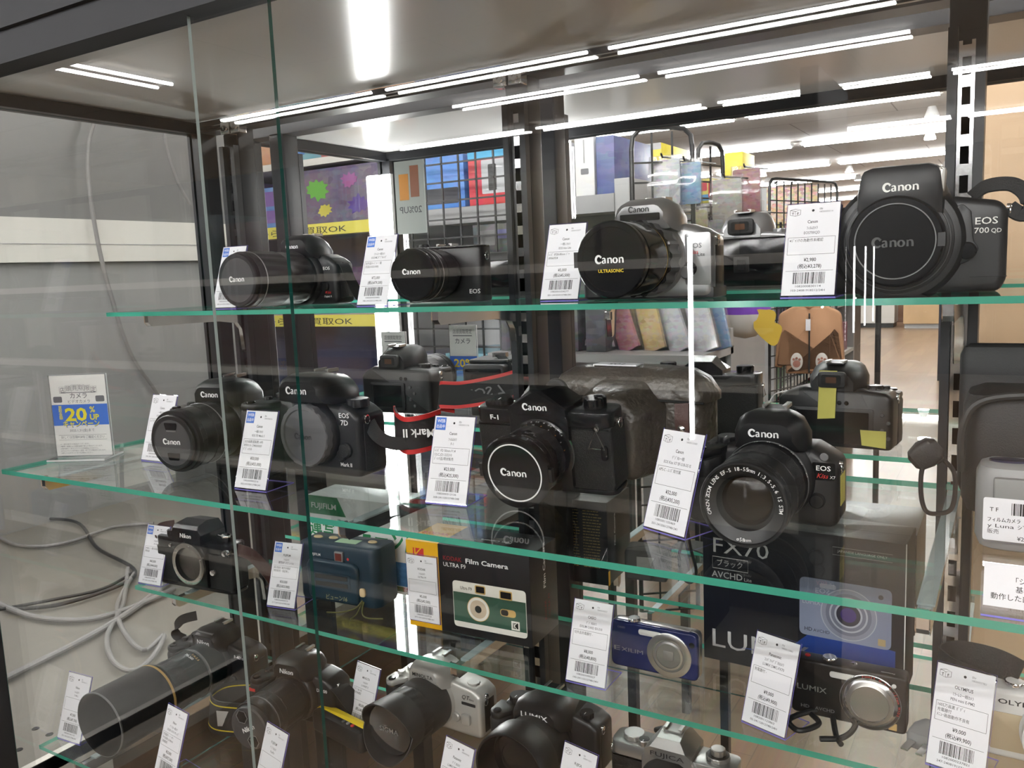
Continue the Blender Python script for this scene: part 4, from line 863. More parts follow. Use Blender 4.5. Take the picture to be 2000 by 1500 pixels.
# rear of a second carton on the far shelf
t = place('camera_box', 'black carton with gold small print on its back, on the far third shelf', -.545, 1.012, zC, 3, cat='box', group='camera boxes')
MB().prism(rect(0, 78, 0, 90, .6), 0, 118, .5).obj('carton', KB, t)
mb = MB(); r_ = random.Random(4)
for i in range(20):
    for a in (8, 42):
        x = a
        while x < a + 24:
            w = r_.uniform(1.5, 6); stroke(mb, [(x, 104 - i * 4.2), (x + w, 104 - i * 4.2)], 1.3, 0, T(0, -.2, 0) @ FRONT); x += w + 1
mb.obj('small_print', mat('gold_small_print', (.35, .25, .08), .5), t)
S = T(78.15, 0, 0) @ RZ(90) @ FRONT
mb = MB(); put_text(mb, 'Film Camera', 0, 0, 5, 0, S @ T(30, 50, 0) @ RZ(90), .01, 'l', 46); mb.obj('side_lettering', WHT, t)
MB().box(78.1, 78.4, -.1, 6, 0, 20).obj('yellow_edge', KY, t)
# ---- small blue compact
t = place('camera', 'small dark blue compact camera with a silver lens ring', -.319, .802, zC, 0, 0)
BLUB = mat('deep_blue_metal', (.012, .020, .115), .22, metal=.3, coat=.6)
MB().prism(rect(-49, 49, 2, 54, 7), -16, 0, 2.2, 0, FRONT, 3).obj('body', BLUB, t)
MB().prism(rect(-49.3, 49.3, 1.7, 54.3, 7), -15, -6, .4, 0, FRONT).obj('side_band', STEEL, t)
MB().lathe([(24.5, 0), (24.5, 1.2), (23.5, 1.8), (18, 2), (17.6, 1, 1), (16, .8, 1), (15.6, 2, 0), (13.5, 2.6, 0), (13, 1.6, 1), (11.5, 1.5, 1), (0, 1.6, 1)], AX(18, 26, 0), 56).obj('lens_ring', [STEEL, mat('grey_lens_metal', (.36, .35, .33), .35, metal=.8)], t)
MB().prism(rect(12.5, 23.5, 21, 31.5, 2), 0, .6, .2, 0, T(0, -2, 0) @ FRONT).obj('lens_shutter', mat('grey_shutter', (.30, .29, .28), .4, metal=.6), t)
MB().prism(rect(-16, 10, 43, 49.5, 3), 0, .8, .3, 0, T(0, -.1, 0) @ FRONT).obj('flash', mat('flash_glass', (.7, .7, .68), .15, coat=1), t)
button(t, 0, 0, 0, 3, .6, BLKG, AX(43, 42, -.2), name='sensor_window')
mb = MB(); put_text(mb, 'E', -41.5, 20.5, 5.2, 0, T(0, -.2, 0) @ FRONT, .0, 'c', 7); put_text(mb, 'XILIM', -36.5, 20.5, 4.6, 0, T(0, -.2, 0) @ FRONT, 0, 'l', 25); mb.obj('lettering', SILV, t)
word(t, 'CASIO', -36, -.2, 46.5, 2.2, SILV, 0)
dial(t, -24, 8, 54, 7, 3.5, CHR, .5, mark=False, name='shutter_ring'); MB().prism(rect(-14, 40, 4, 12, 3), 54, 55, .3).obj('top_strip', STEEL, t)
GWEB = mat('grey_webbing', (.10, .095, .09), .8, bump=('n', 1200, .6))
# ---- black compact and its carton
t = place('camera_box', 'tall black carton printed with a silver blue compact camera', -.284, .866, zC, -2.5, cat='box', group='camera boxes')
MB().prism(rect(0, 204, 0, 62, .8), 0, 160, .7).obj('carton', [mat('navy_black_box', (.007, .008, .014), .36, spec=.3, var=.35, vscale=12)], t)
F = T(0, -.2, 0) @ FRONT
mb = MB()
for i in range(10):
    a = i / 10; mb.add([(40 + 60 * a, 20 + 8 * a, 0), (196, 20 + 8 * a, 0), (196, 20 + 8 * (a + .1), 0), (40 + 60 * (a + .1), 20 + 8 * (a + .1), 0)], [(0, 1, 2, 3)], 0, F)
mb.add([(90, 28, 0), (196, 22, 0), (196, 50, 0), (120, 58, 0)], [(0, 1, 2, 3)], 0, F); mb.obj('blue_sweep', mat('blue_sweep', (.02, .06, .30), .3), t)
mb = MB(); put_text(mb, 'FX70', 12, 124, 17, 0, F, .0, 'l', 60); put_text(mb, 'AVCHD', 10, 96, 7, 0, F, .012, 'l', 34); put_text(mb, 'Lite', 46, 96, 4, 0, F, 0, 'l'); put_text(mb, 'LUMIX', 10, 16, 21, 0, F, .0, 'l', 104); put_text(mb, 'ブラック', 30, 109.5, 6, 0, F, 0, 'c', 28)
stroke(mb, [(11, 106), (50, 106), (50, 119), (11, 119)], .8, 0, F, True); put_text(mb, 'JAPANESE LANGUAGE ONLY', 164, 143, 2.6, 0, F, 0); stroke(mb, [(136, 140), (192, 140), (192, 148), (136, 148)], .3, 0, F, True); mb.obj('lettering', mat('grey_white_print', (.55, .55, .56), .4), t)
p = MB().prism(rect(104, 192, 50, 112, 6), 0, .4, 0, 0, F).obj('printed_camera', mat('print_lavender', (.24, .27, .38), .35, var=.35, vscale=14), t)
mb = MB(); C = F
mb.lathe([(27, .4), (27, .5, 1), (26, .5, 1), (25.8, .55, 0), (22, .55, 0), (21.8, .6, 3), (18.5, .6, 3), (18.2, .65, 1), (16.8, .65, 1), (16.5, .7, 3), (13.4, .7, 3), (13, .75, 1), (11.6, .75, 1), (11.2, .8, 4), (7.6, .8, 4), (7.2, .85, 2), (0, .85, 2)], C @ T(152, 79, 0), 40); put_text(mb, 'HD', 113, 55, 4, 4, C, .01, 'c', None, 0, 1, .45); put_text(mb, 'AVCHD', 126, 55, 3.4, 4, C, 0, 'c', None, 0, 1, .45); mb.prism(rect(180, 187, 53, 60, .5), .4, .5, 0, 5, C); mb.lathe([(2.4, .4), (2.4, .6), (0, .6)], C @ T(182, 103, 0), 16, 4)
mb.prism(rect(124, 140, 103, 108, 2), .4, .5, 0, 1, C); put_text(mb, 'LUMIX', 116, 84, 5, 1, C, 0, 'c', 18, 0, 1, .45); mb.obj('camera_details', [mat('print_silver', (.26, .28, .36), .4), mat('print_pale', (.42, .44, .52), .4), mat('print_violet', (.05, .03, .16), .3), mat('print_midgrey', (.17, .18, .24), .4), mat('print_dark', (.03, .03, .045), .4), mat('print_gold', (.45, .33, .16), .4)], p)
MB().prism(rect(203.6, 204.5, -.3, .6), 0, 160).obj('worn_edge', WBOX, t)
t = place('camera', 'black compact camera with a silver ringed lens and red ring print', -.122, .792, zC, 0, 0)
MB().prism(rect(-51, 51, 0, 55, 5), -20, 0, 2.5, 0, FRONT, 3).obj('body', mat('satin_black_metal', (.014, .013, .013), .28, metal=.3), t)
MB().lathe([(26.8, 0), (26.8, 1.4), (26, 1.8), (25.8, 1.6, 1), (23.6, 1.8, 1), (22.2, 3, 0), (20.5, 4, 0), (19.5, 4.2, 2), (17, 5.6, 2), (16.5, 5, 0), (14.5, 5, 2), (0, 5.2, 2)], AX(20, 26, 0), 56).obj('lens_ring', [mat('lens_chrome', (.6, .6, .6), .2, metal=1), BLKG, mat('brushed_lens', (.42, .41, .39), .35, metal=.9, aniso=.7)], t)
text_ring(t, 'POWER O.I.S./24mm WIDE', 26, 1.9, 24.8, 2.0, -18, 110, RED, bold=0).location = (.020, 0, 0)
MB().prism(rect(-16, 13, 43, 49, 3), 0, 1, .4, 0, T(0, -.1, 0) @ FRONT).obj('flash', MATS['flash_glass'], t)
button(t, 0, 0, 0, 2, .8, MATS['flash_glass'], AX(40, 46, -.2), name='lamp')
word(t, 'LUMIX', -32, -.2, 25, 5.6, SILV, .004, wid=27); word(t, 'HD', -38, -.2, 7, 3.4, MGR, .004, sx=1.2); word(t, 'AVCHD', -20, -.2, 7, 3.4, MGR, .004, sx=1.1)
MB().prism(rect(36, 43, 3, 9.5, .6), 0, .4, 0, 0, T(0, -.1, 0) @ FRONT).obj('gold_badge', mat('gold_badge', (.6, .42, .18), .35, metal=.6), t)
dial(t, -18, 11, 55, 7, 3, CHR, .5, mark=False, name='shutter_ring'); button(t, 4, 11, 55, 3, 1.5, CHR); button(t, -38, 11, 55, 2.6, 1.2, RED)
word(t, 'Panasonic', 30, 0, 0, 2.2, WHT, .006, M=T(34, 6, 55.1) @ RZ(180))
# ---- white mirrorless with strap
t = place('camera', 'white mirrorless camera with beige grip panel and OLYMPUS on its front', .046, .792, zC, 0, 0)
WCAM = mat('white_camera', (.72, .71, .69), .3)
MB().prism(rect(-56, 54, 0, 62, 8), -30, 0, 4, 0, FRONT, 3).obj('body', WCAM, t)
MB().prism(rect(-52, -8, 8, 42, 3), 0, 1, .3, 0, T(0, -.2, 0) @ FRONT).obj('grip_panel', mat('beige_panel', (.52, .42, .28), .4), t)
word(t, 'OLYMPUS', -26, -.3, 50, 4.4, INK, .012, wid=40); dial(t, -34, 14, 62, 8, 4, CHR, .5, WCAM, mark=False); button(t, -50, 12, 62, 3, 2, CHR)
MB().box(-20, 16, 6, 24, 61.5, 67).obj('shoe_cover', MGR, t)
lens(t, 31, [(30, 0), (30, 4), (28, 6), (28, 18), (26, 19), (0, 19)], [WCAM])
ribbon_strap(t, [(-56, 18, 52), (-66, 8, 62), (-84, 0, 70), (-92, 12, 74), (-78, 26, 76), (-50, 28, 74), (-30, 20, 70)], (.1, .35, 1), 24, mat('black_webbing', (.010, .010, .010), .7, bump=('n', 700, .8)), 1.6, 'neck_strap')
MB().tube(smooth_path([(-56, 18, 50), (-62, 4, 44), (-60, -6, 60), (-54, 4, 62)], 5), .5, 6).obj('white_string', WHT, t)
# ---- mains plug lead
GPL = mat('grey_plug', (.26, .26, .26), .5)
t = place('power_plug', 'grey mains plug with two metal blades lying on the third shelf', -.054, .786, zC, -16, cat='plug', group=None)
MB().prism(rp([(-12, -16), (12, -16), (13, 4), (8, 18), (-8, 18), (-13, 4)], 4), 0, 16, 3).obj('plug_body', GPL, t)
for s in (-1, 1): MB().box(s * 6.3 - 3, s * 6.3 + 3, -34, -16, 7, 8.6).obj('blade', STEEL, t)
MB().tube(smooth_path([(0, 18, 8), (2, 34, 10), (8, 60, 14), (30, 84, 14)], 6), [5] * 2 + [3.2] * 17, 8).obj('cable', GPL, t)
BLC = mat('black_cable', (.012, .012, .012), .45)
t = place('cable', 'coiled black cable hanging under the black compact camera', -.16, .80, zC, 0, cat='cable', group=None)
mb = MB(); mb.tube(smooth_path([(-10, 22, 2), (4, -8, 3), (16, -26, 3), (2, -46, 3), (-10, -30, 3), (10, -6, 5), (30, 0, 5), (46, -14, 4), (40, -40, 3), (22, -52, 3)], 7), 2.6, 8); mb.tube(smooth_path([(20, 20, 2), (26, -10, 2.6), (34, -40, 2.6), (40, -52, 2.6)], 6), 2.6, 8); mb.obj('lead', BLC, t)
# ================================================================ lowest shelf
t = place('camera', 'black film SLR with a long telephoto and very wide cylindrical lens hood', -1.004, .778, zD, 3, 0)
dslr(t, wl=76, wr=72, hl=70, hr=70, D=40, ax=44, top=98, nose=-14, hw=27, gz=64, kind='n', gm=RUB)
MB().prism(rect(-17, 17, 74, 90, 2), 0, 1.6, .4, 0, T(0, -12.5, 0) @ FRONT).obj('name_plate', DGR, t); word(t, 'Nikon', 0, -14.3, 78, 7.2, WHT, .02, shear=.12)
MB().box(-16, 16, -10, -5, 92, 95).obj('flash_window', MGR, t); word(t, 'F-401s', 52, 2.4, 58, 5, WHT, .008)
NAVL = mat('green_black_lens', (.008, .016, .016), .35)
lens(t, 44, [(31, 0), (33, 2), (36, 8), (36, 34), (36.5, 36, 2), (36.5, 37, 2), (35, 38), (35.5, 70), (36, 71, 1, .8), (36, 88, 1, .8), (36, 90), (36, 100), (37, 101)], [NAVL, RUB, MGR], 72)
word(t, '70-300', 0, 0, 0, 4, WHT, .01, M=T(0, -52, 44) @ RY(20) @ T(0, 0, 35.9)); word(t, '1:4-5.6', 0, 0, 0, 4, GOLDP, .01, M=T(0, -46, 44) @ RY(30) @ T(0, 0, 35.9))
MB().lathe([(36, 96), (41, 98), (42, 102), (42.5, 104, 1), (42.5, 106, 1), (42.3, 107), (43, 186), (43.2, 188, 2), (42.2, 188.4, 2), (41.4, 187), (40, 106), (0, 104)], AX(0, 44), 72).obj('lens_hood', [BLK, GOLDP, MGR], t)
ribbon_strap(t, [(-74, 14, 62), (-84, 8, 72), (-80, 16, 90), (-60, 30, 96)], (0, .5, 1), 14, SBLK)
t = place('camera_strap', 'black neck strap with two yellow lines and a pale label, on the lowest shelf', -.897, .70, zD, -8, cat='strap', group=None)
SY = mat('strap_yellow', (.62, .50, .02), .6)
o = ribbon_strap(t, [(46, 22, 24), (20, 6, 24), (-8, -4, 24), (-34, 6, 24), (-40, 34, 24), (-10, 60, 24), (30, 66, 24)], (.08, .12, 1), 46, SBLK, 2, 'webbing', (SY, .36, 1.6))
mb = MB(); mb.add([(-4, 4, -8), (26, 8, -8), (26, 8, 12), (-4, 4, 14)], [(0, 1, 2, 3)], 0, T(6, -8, 22) @ RZ(26)); mb.obj('label', mat('pale_label', (.45, .44, .42), .6), o)
# ---- D3200 class
t = place('camera', 'black DSLR with a hexagon-pinch capped zoom, red mark on its grip', -.826, .768, zD, 6, 0)
dslr(t, wl=64, wr=62, hl=66, hr=66, D=42, ax=40, top=96, nose=-14, hw=27, gz=62, kind='n')
word(t, 'Nikon', 0, -14.4, 77, 6.6, WHT, .02, shear=.12); word(t, 'D3200', 44, 2.2, 50, 4.6, WHT, .008)
MB().box(-61, -50, -22.6, -20, 46, 50).obj('red_mark', RED, t)
lens(t, 40, zoom(32, 84, False, 31, ((.22, .62), (.74, .84))), RINGL)
MB().lathe([(31.5, 68), (32, 68.3), (32, 69.6), (31.5, 70)], AX(0, 40), 64, closed=True).obj('mark_ring', MGR, t)
c = MB().lathe([(27, 82), (28.5, 83), (28.5, 90), (27, 92), (0, 92)], AX(0, 40), 48).obj('lens_cap', DGR, t)
for s in (-1, 1):
    hx = [(s * 17 + 9 * math.cos(math.radians(60 * i)), 9 * math.sin(math.radians(60 * i))) for i in range(6)]
    MB().prism(hx, 0, 1.2, .5, 0, T(0, -92, 40) @ FRONT @ RZ(-62)).obj('pinch_grip', BLKG, c); stroke_mb = MB(); stroke(stroke_mb, hx, 1.3, 0, T(0, -93.4, 40) @ FRONT @ RZ(-62), True); stroke_mb.obj('pinch_rim', SILV, c)
mb = MB(); put_text(mb, 'Nikon', 0, -3, 6.4, 0, T(0, -92.3, 40) @ FRONT @ RZ(28), .02, shear=.12); mb.obj('lettering', WHT, c)
ribbon_strap(t, [(62, 16, 56), (72, 12, 52), (80, 22, 30), (78, 30, 10), (60, 20, 2)], (.2, 1, 0), 26, SBLK)
# ---- silver SLR with hooded zoom
t = place('camera', 'champagne silver SLR with a black petal-hooded zoom lens', -.650, .842, zD, -2, 0)
dslr(t, wl=70, wr=78, hl=64, hr=66, D=40, ax=40, top=94, nose=-16, hw=28, bm=SILW, gm=BLK, gz=58, kind='n', gy=-18)
word(t, 'MINOLTA', 0, -16.4, 77, 5.2, INK, .008, wid=34); word(t, 'QT', 54, 2.2, 52, 6, INK, 0, shear=.3); word(t, 'date', 64, 2.2, 52, 3.2, INK, 0)
MB().prism(rect(48, 70, 44, 48, 1), 0, .4, 0, 0, T(0, 2.4, 0) @ FRONT).obj('badge', INK, t)
lens(t, 40, [(33, 0), (35, 2), (36, 6), (36.5, 8), (36.5, 40), (36, 41), (36.5, 42, 1, .8), (36.5, 58, 1, .8), (36, 59), (35, 70), (34, 71)], [mat('sigma_black', (.028, .028, .028), .5), RUB], 72)
# petal hood: a tube whose rim rises and falls
n = 64; R0, R1 = 36, 40; vs = []
for r_in in (0, 1):
    for j in range(n):
        a = 2 * math.pi * j / n; Lh = 88 + 14 * abs(math.sin(a)) ** .8
        for r, h in ((R0 - 1.6 * r_in, 60), (R1 - 1.6 * r_in, Lh)): vs.append((r * math.cos(a), r * math.sin(a), h))
fs = []
for j in range(n):
    k = (j + 1) % n; o2 = 2 * n
    fs += [(2 * j, 2 * k, 2 * k + 1, 2 * j + 1), (o2 + 2 * j, o2 + 2 * j + 1, o2 + 2 * k + 1, o2 + 2 * k), (2 * j + 1, 2 * k + 1, o2 + 2 * k + 1, o2 + 2 * j + 1)]
MB().add(vs, fs, 0, AX(0, 40)).obj('petal_hood', MATS['sigma_black'], t)
c = MB().lathe([(34, 78), (34, 84), (33, 85.5), (0, 86)], AX(0, 40), 48).obj('lens_cap', mat('glossy_cap', (.02, .02, .02), .08, coat=1), t); word(c, 'SIGMA', 0, -86.6, 36, 6.5, SILV, .004, wid=30)
lug(t, 77, 14, 52); dial(t, 56, 20, 65, 9, 4, SILW, .6, mark=False)
MB().prism(rect(48, 62, 18, 32, 3), 0, 5, 1.5, 0, T(0, 3, 0) @ FRONT).obj('focus_switch', SILW, t)
# ---- bridge camera
t = place('camera', 'black bridge camera lettered LUMIX with a wide hood, on the lowest shelf', -.473, .832, zD, 0, 0)
dslr(t, wl=66, wr=70, hl=68, hr=68, D=44, ax=40, top=90, nose=-24, hw=33, gz=66, kind='n', gy=-26)
word(t, 'LUMIX', 0, -24.4, 73, 6.6, WHT, .012, wid=36); dial(t, -44, 14, 68, 11, 8, BLK, .9, name='mode_dial'); dial(t, 50, 16, 68, 9, 7, BLK, .8)
lens(t, 40, [(34, 0), (36, 4), (37, 26), (37.5, 28, 1, .8), (37.5, 44, 1, .8), (37, 46), (36, 50)], RINGL); word(t, '25-400', 0, 0, 0, 3.2, GOLDP, .004, M=T(0, -10, 40) @ RY(8) @ T(0, 0, 36.8))
MB().lathe([(37, 44), (44, 48), (45, 54), (45, 84), (44, 86), (42, 85), (39, 54), (0, 52)], AX(0, 40), 64).obj('lens_hood', BLK, t)
MB().lathe([(35, 53), (35, 60), (33, 61.5), (24, 61.5), (23.4, 60.8), (0, 60.8)], AX(0, 40), 48).obj('lens_cap', BLKG, t)
# ---- silver-topped film SLR
t = place('camera', 'silver-topped black film SLR lettered FUJICA on the lowest shelf', -.304, .806, zD, 0, 0)
FS = mat('satin_chrome', (.46, .46, .45), .3, metal=.9)
film_slr(t, 70, 70, 74, 34, 40, 98, FS, FS, LEATH)
MB().loft([[(-26, y, 72), (26, y, 72), (26, y, 80), (w1, y, z1), (-w1, y, z1), (-26, y, 80)] for y, w1, z1 in ((-8, 20, 84), (-3, 13, 94), (16, 12, 97), (36, 12, 93))]).obj('prism_finder', FS, t, angle=20)
word(t, 'FUJICA', 0, -8.3, 75, 5.2, INK, .004, wid=38); shoe(t, 0, 18, 97, FS)
dial(t, 48, 18, 74, 13, 5, FS, .8, BLK, name='shutter_dial', mark=False); dial(t, 48, 18, 79, 8, 7, FS, .4, STEEL, mark=False, name='advance_hub'); dial(t, -48, 18, 74, 12, 6, STEEL, .6, FS, name='rewind_knob', mark=False); dial(t, -32, 8, 74, 7, 7, STEEL, .7, BLK)
MB().prism(rp([(-30, 26), (-6, 20), (-2, 28), (-22, 36)], 3), 80, 86, 2).obj('advance_lever', BLK, t); lug(t, -71, 14, 60)
lens(t, 40, [(32, 0), (33, 4), (32, 6), (32, 20), (31.5, 21), (31.5, 34), (30, 35), (24, 34), (20, 28), (0, 24)], [BLK], 56)
# ---- yellow-black corner of a rugged compact
t = place('camera', 'yellow and black rugged compact seen only by its top edge', -.742, .752, zD, -10, 0)
MB().prism(rect(-52, 52, 0, 26, 8), 0, 30, 6).obj('body', BLK, t); MB().prism(rect(-52.6, 52.6, 8, 26.6, 6), 4, 30.6, 5).obj('yellow_shell', YEL, t)
for i in range(3): button(t, 10 + i * 9, 8, 30, 2.6, 1.4, (DGR, SILV, RED)[i])
# ================================================================ campaign stand
bx, by = -1.0575, .6495
t = thing('campaign_stand', 'clear acrylic stand with a 20% UP camera trade-in leaflet', 'sign stand', (bx, by, wz(zB) + .0005), 27)
mb = MB(); mb.box(-39.5, 39.5, 1.2, 4.0, 1, 112); mb.m = [1, 1, 0, 1, 0, 1]; mb.box(-39.5, 39.5, -22, 26, 0, 2.4); mb.m = mb.m[:6] + [0, 0, 1, 1, 1, 1]; mb.obj('holder', [ACRY, ACEW], t)
MB().box(-38, 38, .5, 1.1, 3, 111).obj('leaflet', mat('leaflet_white', (.82, .82, .80), .5), t)
D_ = T(0, .4, 0) @ FRONT
mb = MB(); mb.add([(-38, 44, 0), (38, 44, 0), (38, 72, 0), (-38, 72, 0)], [(0, 1, 2, 3)], 2, D_)
for i, c in enumerate('店頭買取限定'):
    a = (i - 2.5) * 8.6; b = 94 - abs(i - 2.5) ** 2 * .45; A = math.radians((i - 2.5) * -4)
    put_text(mb, c, a, b - 2.4, 5.4, 1, D_, .0); stroke(mb, [(a - 4, b - 4), (a + 4, b - 4), (a + 4, b + 4.5), (a - 4, b + 4.5)], .35, 1, D_, True)
stroke(mb, [(-24, 88), (0, 90.6 - 3), (24, 88)], .9, 1, D_)
put_text(mb, 'カメラ', 0, 80.5, 6, 1, D_, .01); put_text(mb, 'ビデオカメラ', 0, 74, 3.8, 1, D_, .0)
for sx in (-1, 1): mb.prism(rect(sx * 29 - 6, sx * 29 + 6, 75, 83, 2), 0, .1, 0, 1, D_)
put_text(mb, '20', -6, 50.5, 17, 3, D_, .03, 'c', 30, 0, 1, .1); put_text(mb, '%', 17, 61, 8, 3, D_, .02, 'c', None, 0, 1, .1); put_text(mb, 'UP', 19, 51, 7.5, 3, D_, .03, 'c', None, 0, 1, .1)
for i, c in enumerate('買取金額'): put_text(mb, c, -27, 66.5 - i * 4.6, 3.6, 3, D_, .01, 'c', None, 0, 1, .1)
put_text(mb, 'キャンペーン', 0, 42.5, 7, 3, D_, .02, 'c', 50, 0, 1, .12); put_text(mb, 'キャンペーン', 0.3, 42.2, 7, 2, D_, .05, 'c', 50, 0, 1, .08)
put_text(mb, '2025.1.31(金)まで', 0, 35.5, 3.2, 1, D_, .0, 'c', 34); stroke(mb, [(-33, 24.5), (33, 24.5), (33, 31), (-33, 31)], .35, 1, D_, True); put_text(mb, '詳しくは店頭POPをご確認ください', 0, 26.4, 3.0, 1, D_, .0, 'c', 60)
for i in range(5): put_text(mb, ('※一部対象外の商品がございます。', '※動作・状態により買取金額が異なる場合がございます。', '※他の割引・キャンペーンとの併用はできません。', '※キャンペーンは予告なく変更・終了する場合がございます。', '※詳しくはスタッフまでお尋ねください。')[i], -32, 18 - i * 3, 1.6, 1, D_, 0, 'l', (40, 58, 52, 62, 44)[i])
mb.obj('print', [INK, INKG, BLUE, mat('bright_yellow_print', (.85, .75, .03), .5)], t)
# ================================================================ leather case
LEA = mat('worn_leather', (.060, .050, .040), .32, bump=('n', 70, 1.0), var=.85, vscale=20, bd=.004)
t = place('leather_case', 'worn dark brown leather camera case with a moulded lens nose, strip label on top', -.358, .840, zB, -4, cat='camera case', group=None, k=1.06)
MB().prism(rp([(-84, -8), (84, -8), (86, 40), (-86, 40)], 16), 0, 84, 8).obj('body', LEA, t)
MB().loft([[(x * s, y, z * s2 + o) for x, z in rp([(-36, 0), (36, 0), (38, 70), (20, 92), (-20, 92), (-38, 70)], 12)] for y, s, s2, o in ((30, 1.5, 1.05, 0), (10, 1.42, 1.05, 0), (-10, 1.22, 1.02, 2), (-36, 1.1, .95, 3), (-52, 1.02, .9, 4), (-57, .9, .8, 9), (-58, .5, .45, 26))]).obj('lens_nose', LEA, t, angle=50)
MB().loft([[(x, y, z) for x, y in rp([(-w, -12 + d), (w, -12 + d), (w + 2, 42 - d), (-w - 2, 42 - d)], 18)] for z, w, d in ((76, 88, 0), (84, 88, 0), (98, 80, 4), (106, 66, 10), (109, 40, 18))]).obj('lid', LEA, t, angle=50)
MB().tube(smooth_path([(-88, -13, 77), (0, -14, 78), (88, -13, 77)], 6), 1.2, 6).obj('seam', DARKIN, t)
mb = MB(); mb.box(-40, 10, 2, 20, 108.6, 110); put_text(mb, '105', -15, 0, 10, 1, T(0, 6, 110.1) @ RZ(180) @ T(30, -6, 0), .01); mb.obj('label', [PAPER, INK], t)
ribbon_strap(t, [(66, -14, 76), (68, -19, 60), (70, -20, 40), (66, -18, 22)], (1, 0, 0), 14, BROWN, 2.5, 'fastening_strap'); MB().lathe([(4, 0), (4, 2), (2.5, 3), (0, 3.4)], AX(68, 52, -20), 16).obj('stud', CHR, t)
# ================================================================ right-hand end of the second shelf
t = place('camera', 'grey compact film camera wearing a white barcode sticker', .042, .716, zB, 0, 0)
GCM = mat('grey_compact', (.30, .30, .30), .38)
MB().prism(rp([(-62, -20), (60, -20), (60, 24), (-62, 24)], [20, 14, 14, 14]), 0, 66, 9).obj('body', GCM, t); MB().prism(rect(-50, 50, -24, -18, 2), 14, 58, 2).obj('front_panel', mat('grey_compact_dark', (.22, .22, .22), .4), t)
MB().lathe([(9, 0), (9, 2), (6, 2.6), (0, 2.6)], T(-40, 0, 65.5) @ Matrix.Diagonal((1.5, .8, 1, 1)), 24).obj('shutter_button', mat('blue_ring', (.05, .05, .10), .2, metal=.6), t)
t2 = thing('barcode_sticker', 'white barcode sticker on the grey compact film camera', 'sticker', (.020, .6905, wz(zB) + .012), 0)
MB().prism(rect(-34, 40, 0, 32, 2), 0, .5, 0, 0, FRONT).obj('paper', PAPER, t2)
mb = MB(); Q = T(0, -.6, 0) @ FRONT
px = -16; rr = random.Random(8)
while px < 38:
    bw = rr.choice((.4, .4, .8, 1.2)); mb.add([(px, 20, 0), (px + bw, 20, 0), (px + bw, 29, 0), (px, 29, 0)], [(0, 1, 2, 3)], 0, Q); px += bw + rr.choice((.4, .7))
put_text(mb, 'ﾌｨﾙﾑｶﾒﾗ Canon Autobo', -31, 14.5, 2.8, 0, Q, 0, 'l', 60, 0, 1); put_text(mb, 'y Luna ｼﾞｬﾝｸ品/現状', -31, 10, 2.8, 0, Q, 0, 'l', 56); put_text(mb, '販売', -31, 5.5, 2.8, 0, Q, 0, 'l'); put_text(mb, '¥2,980', -12, 1.5, 3, 0, Q, .005, 'l'); put_text(mb, 'T F', -27, 22, 3, 0, Q, .01); mb.obj('print', [INK], t2)
t = thing('notice_stand', 'acrylic notice stand warning about junk goods before the grey compact', 'sign stand', (.027, .567, wz(zB) + .0005), 0)
L_ = RX(-14); mb = MB(); mb.box(-38, 38, 1, 2.4, 0, 46, 0, L_); mb.m = [1, 1, 0, 1, 0, 1]; mb.box(-38, 38, 1, 36, 0, 1.2); mb.m = mb.m[:6] + [0, 0, 1, 1, 1, 1]; mb.obj('holder', [ACRY, ACED], t)
MB().box(-37, 37, .4, .9, 7, 33, 0, L_).obj('paper', PAPER, t)
mb = MB(); Q = L_ @ T(0, .3, 0) @ FRONT
for i, s in enumerate(('当店では', '「ジャンク品」は', '基本的に動作未確認', '動作した部分もあります')): put_text(mb, s, (-14, -20, -20, -33)[i], 27.5 - i * 5.2, 3.0, 0, Q, .004, 'l', None)
mb.obj('print', INK, t)
SFT = mat('black_nylon', (.012, .012, .013), .55, bump=('n', 900, .5))
t = place('camera_pouch', 'black padded pouch with piped rim behind the grey compact', .040, .822, zB, 0, cat='pouch', group=None)
MB().prism(rp([(-74, -36), (90, -36), (90, 36), (-74, 36)], 22), 0, 108, 14).obj('pouch_body', SFT, t); MB().tube(smooth_path([(-73, -36, 40), (-72, -40, 80), (-56, -41, 102), (0, -41, 108), (90, -41, 110)], 6), 3.2, 8).obj('piping', mat('pouch_piping', (.03, .03, .03), .5), t)
MB().prism(rect(-80, 95, 39, 60, 8), 0, 140, 10).obj('back_flap', SFT, t)
t = place('wrist_strap', 'black cord wrist strap with a rubber bead hanging at the upright', -.046, .70, zB, 10, cat='strap', group=None, k=.68, lift=.022)
mb = MB(); mb.tube(smooth_path([(6, 4, 66), (0, -2, 64), (-14, -6, 60), (-16, -8, 30), (-10, -6, 8), (4, -2, 5), (16, 2, 10), (20, 6, 30), (18, 10, 52), (4, 8, 68)], 7), 2.6, 10); mb.obj('cord', mat('black_cord', (.018, .016, .015), .7, bump=('n', 1500, 1)), t)
MB().loft([[(x * s, y * s, z) for x, y in rp([(-11, -8), (11, -8), (11, 8), (-11, 8)], 5)] for z, s in ((-17, .6), (-13, 1.1), (0, 1.4), (12, 1.25), (18, .7))], 0, T(-12, 0, 72) @ RY(50)).obj('rubber_bead', RUB, t)
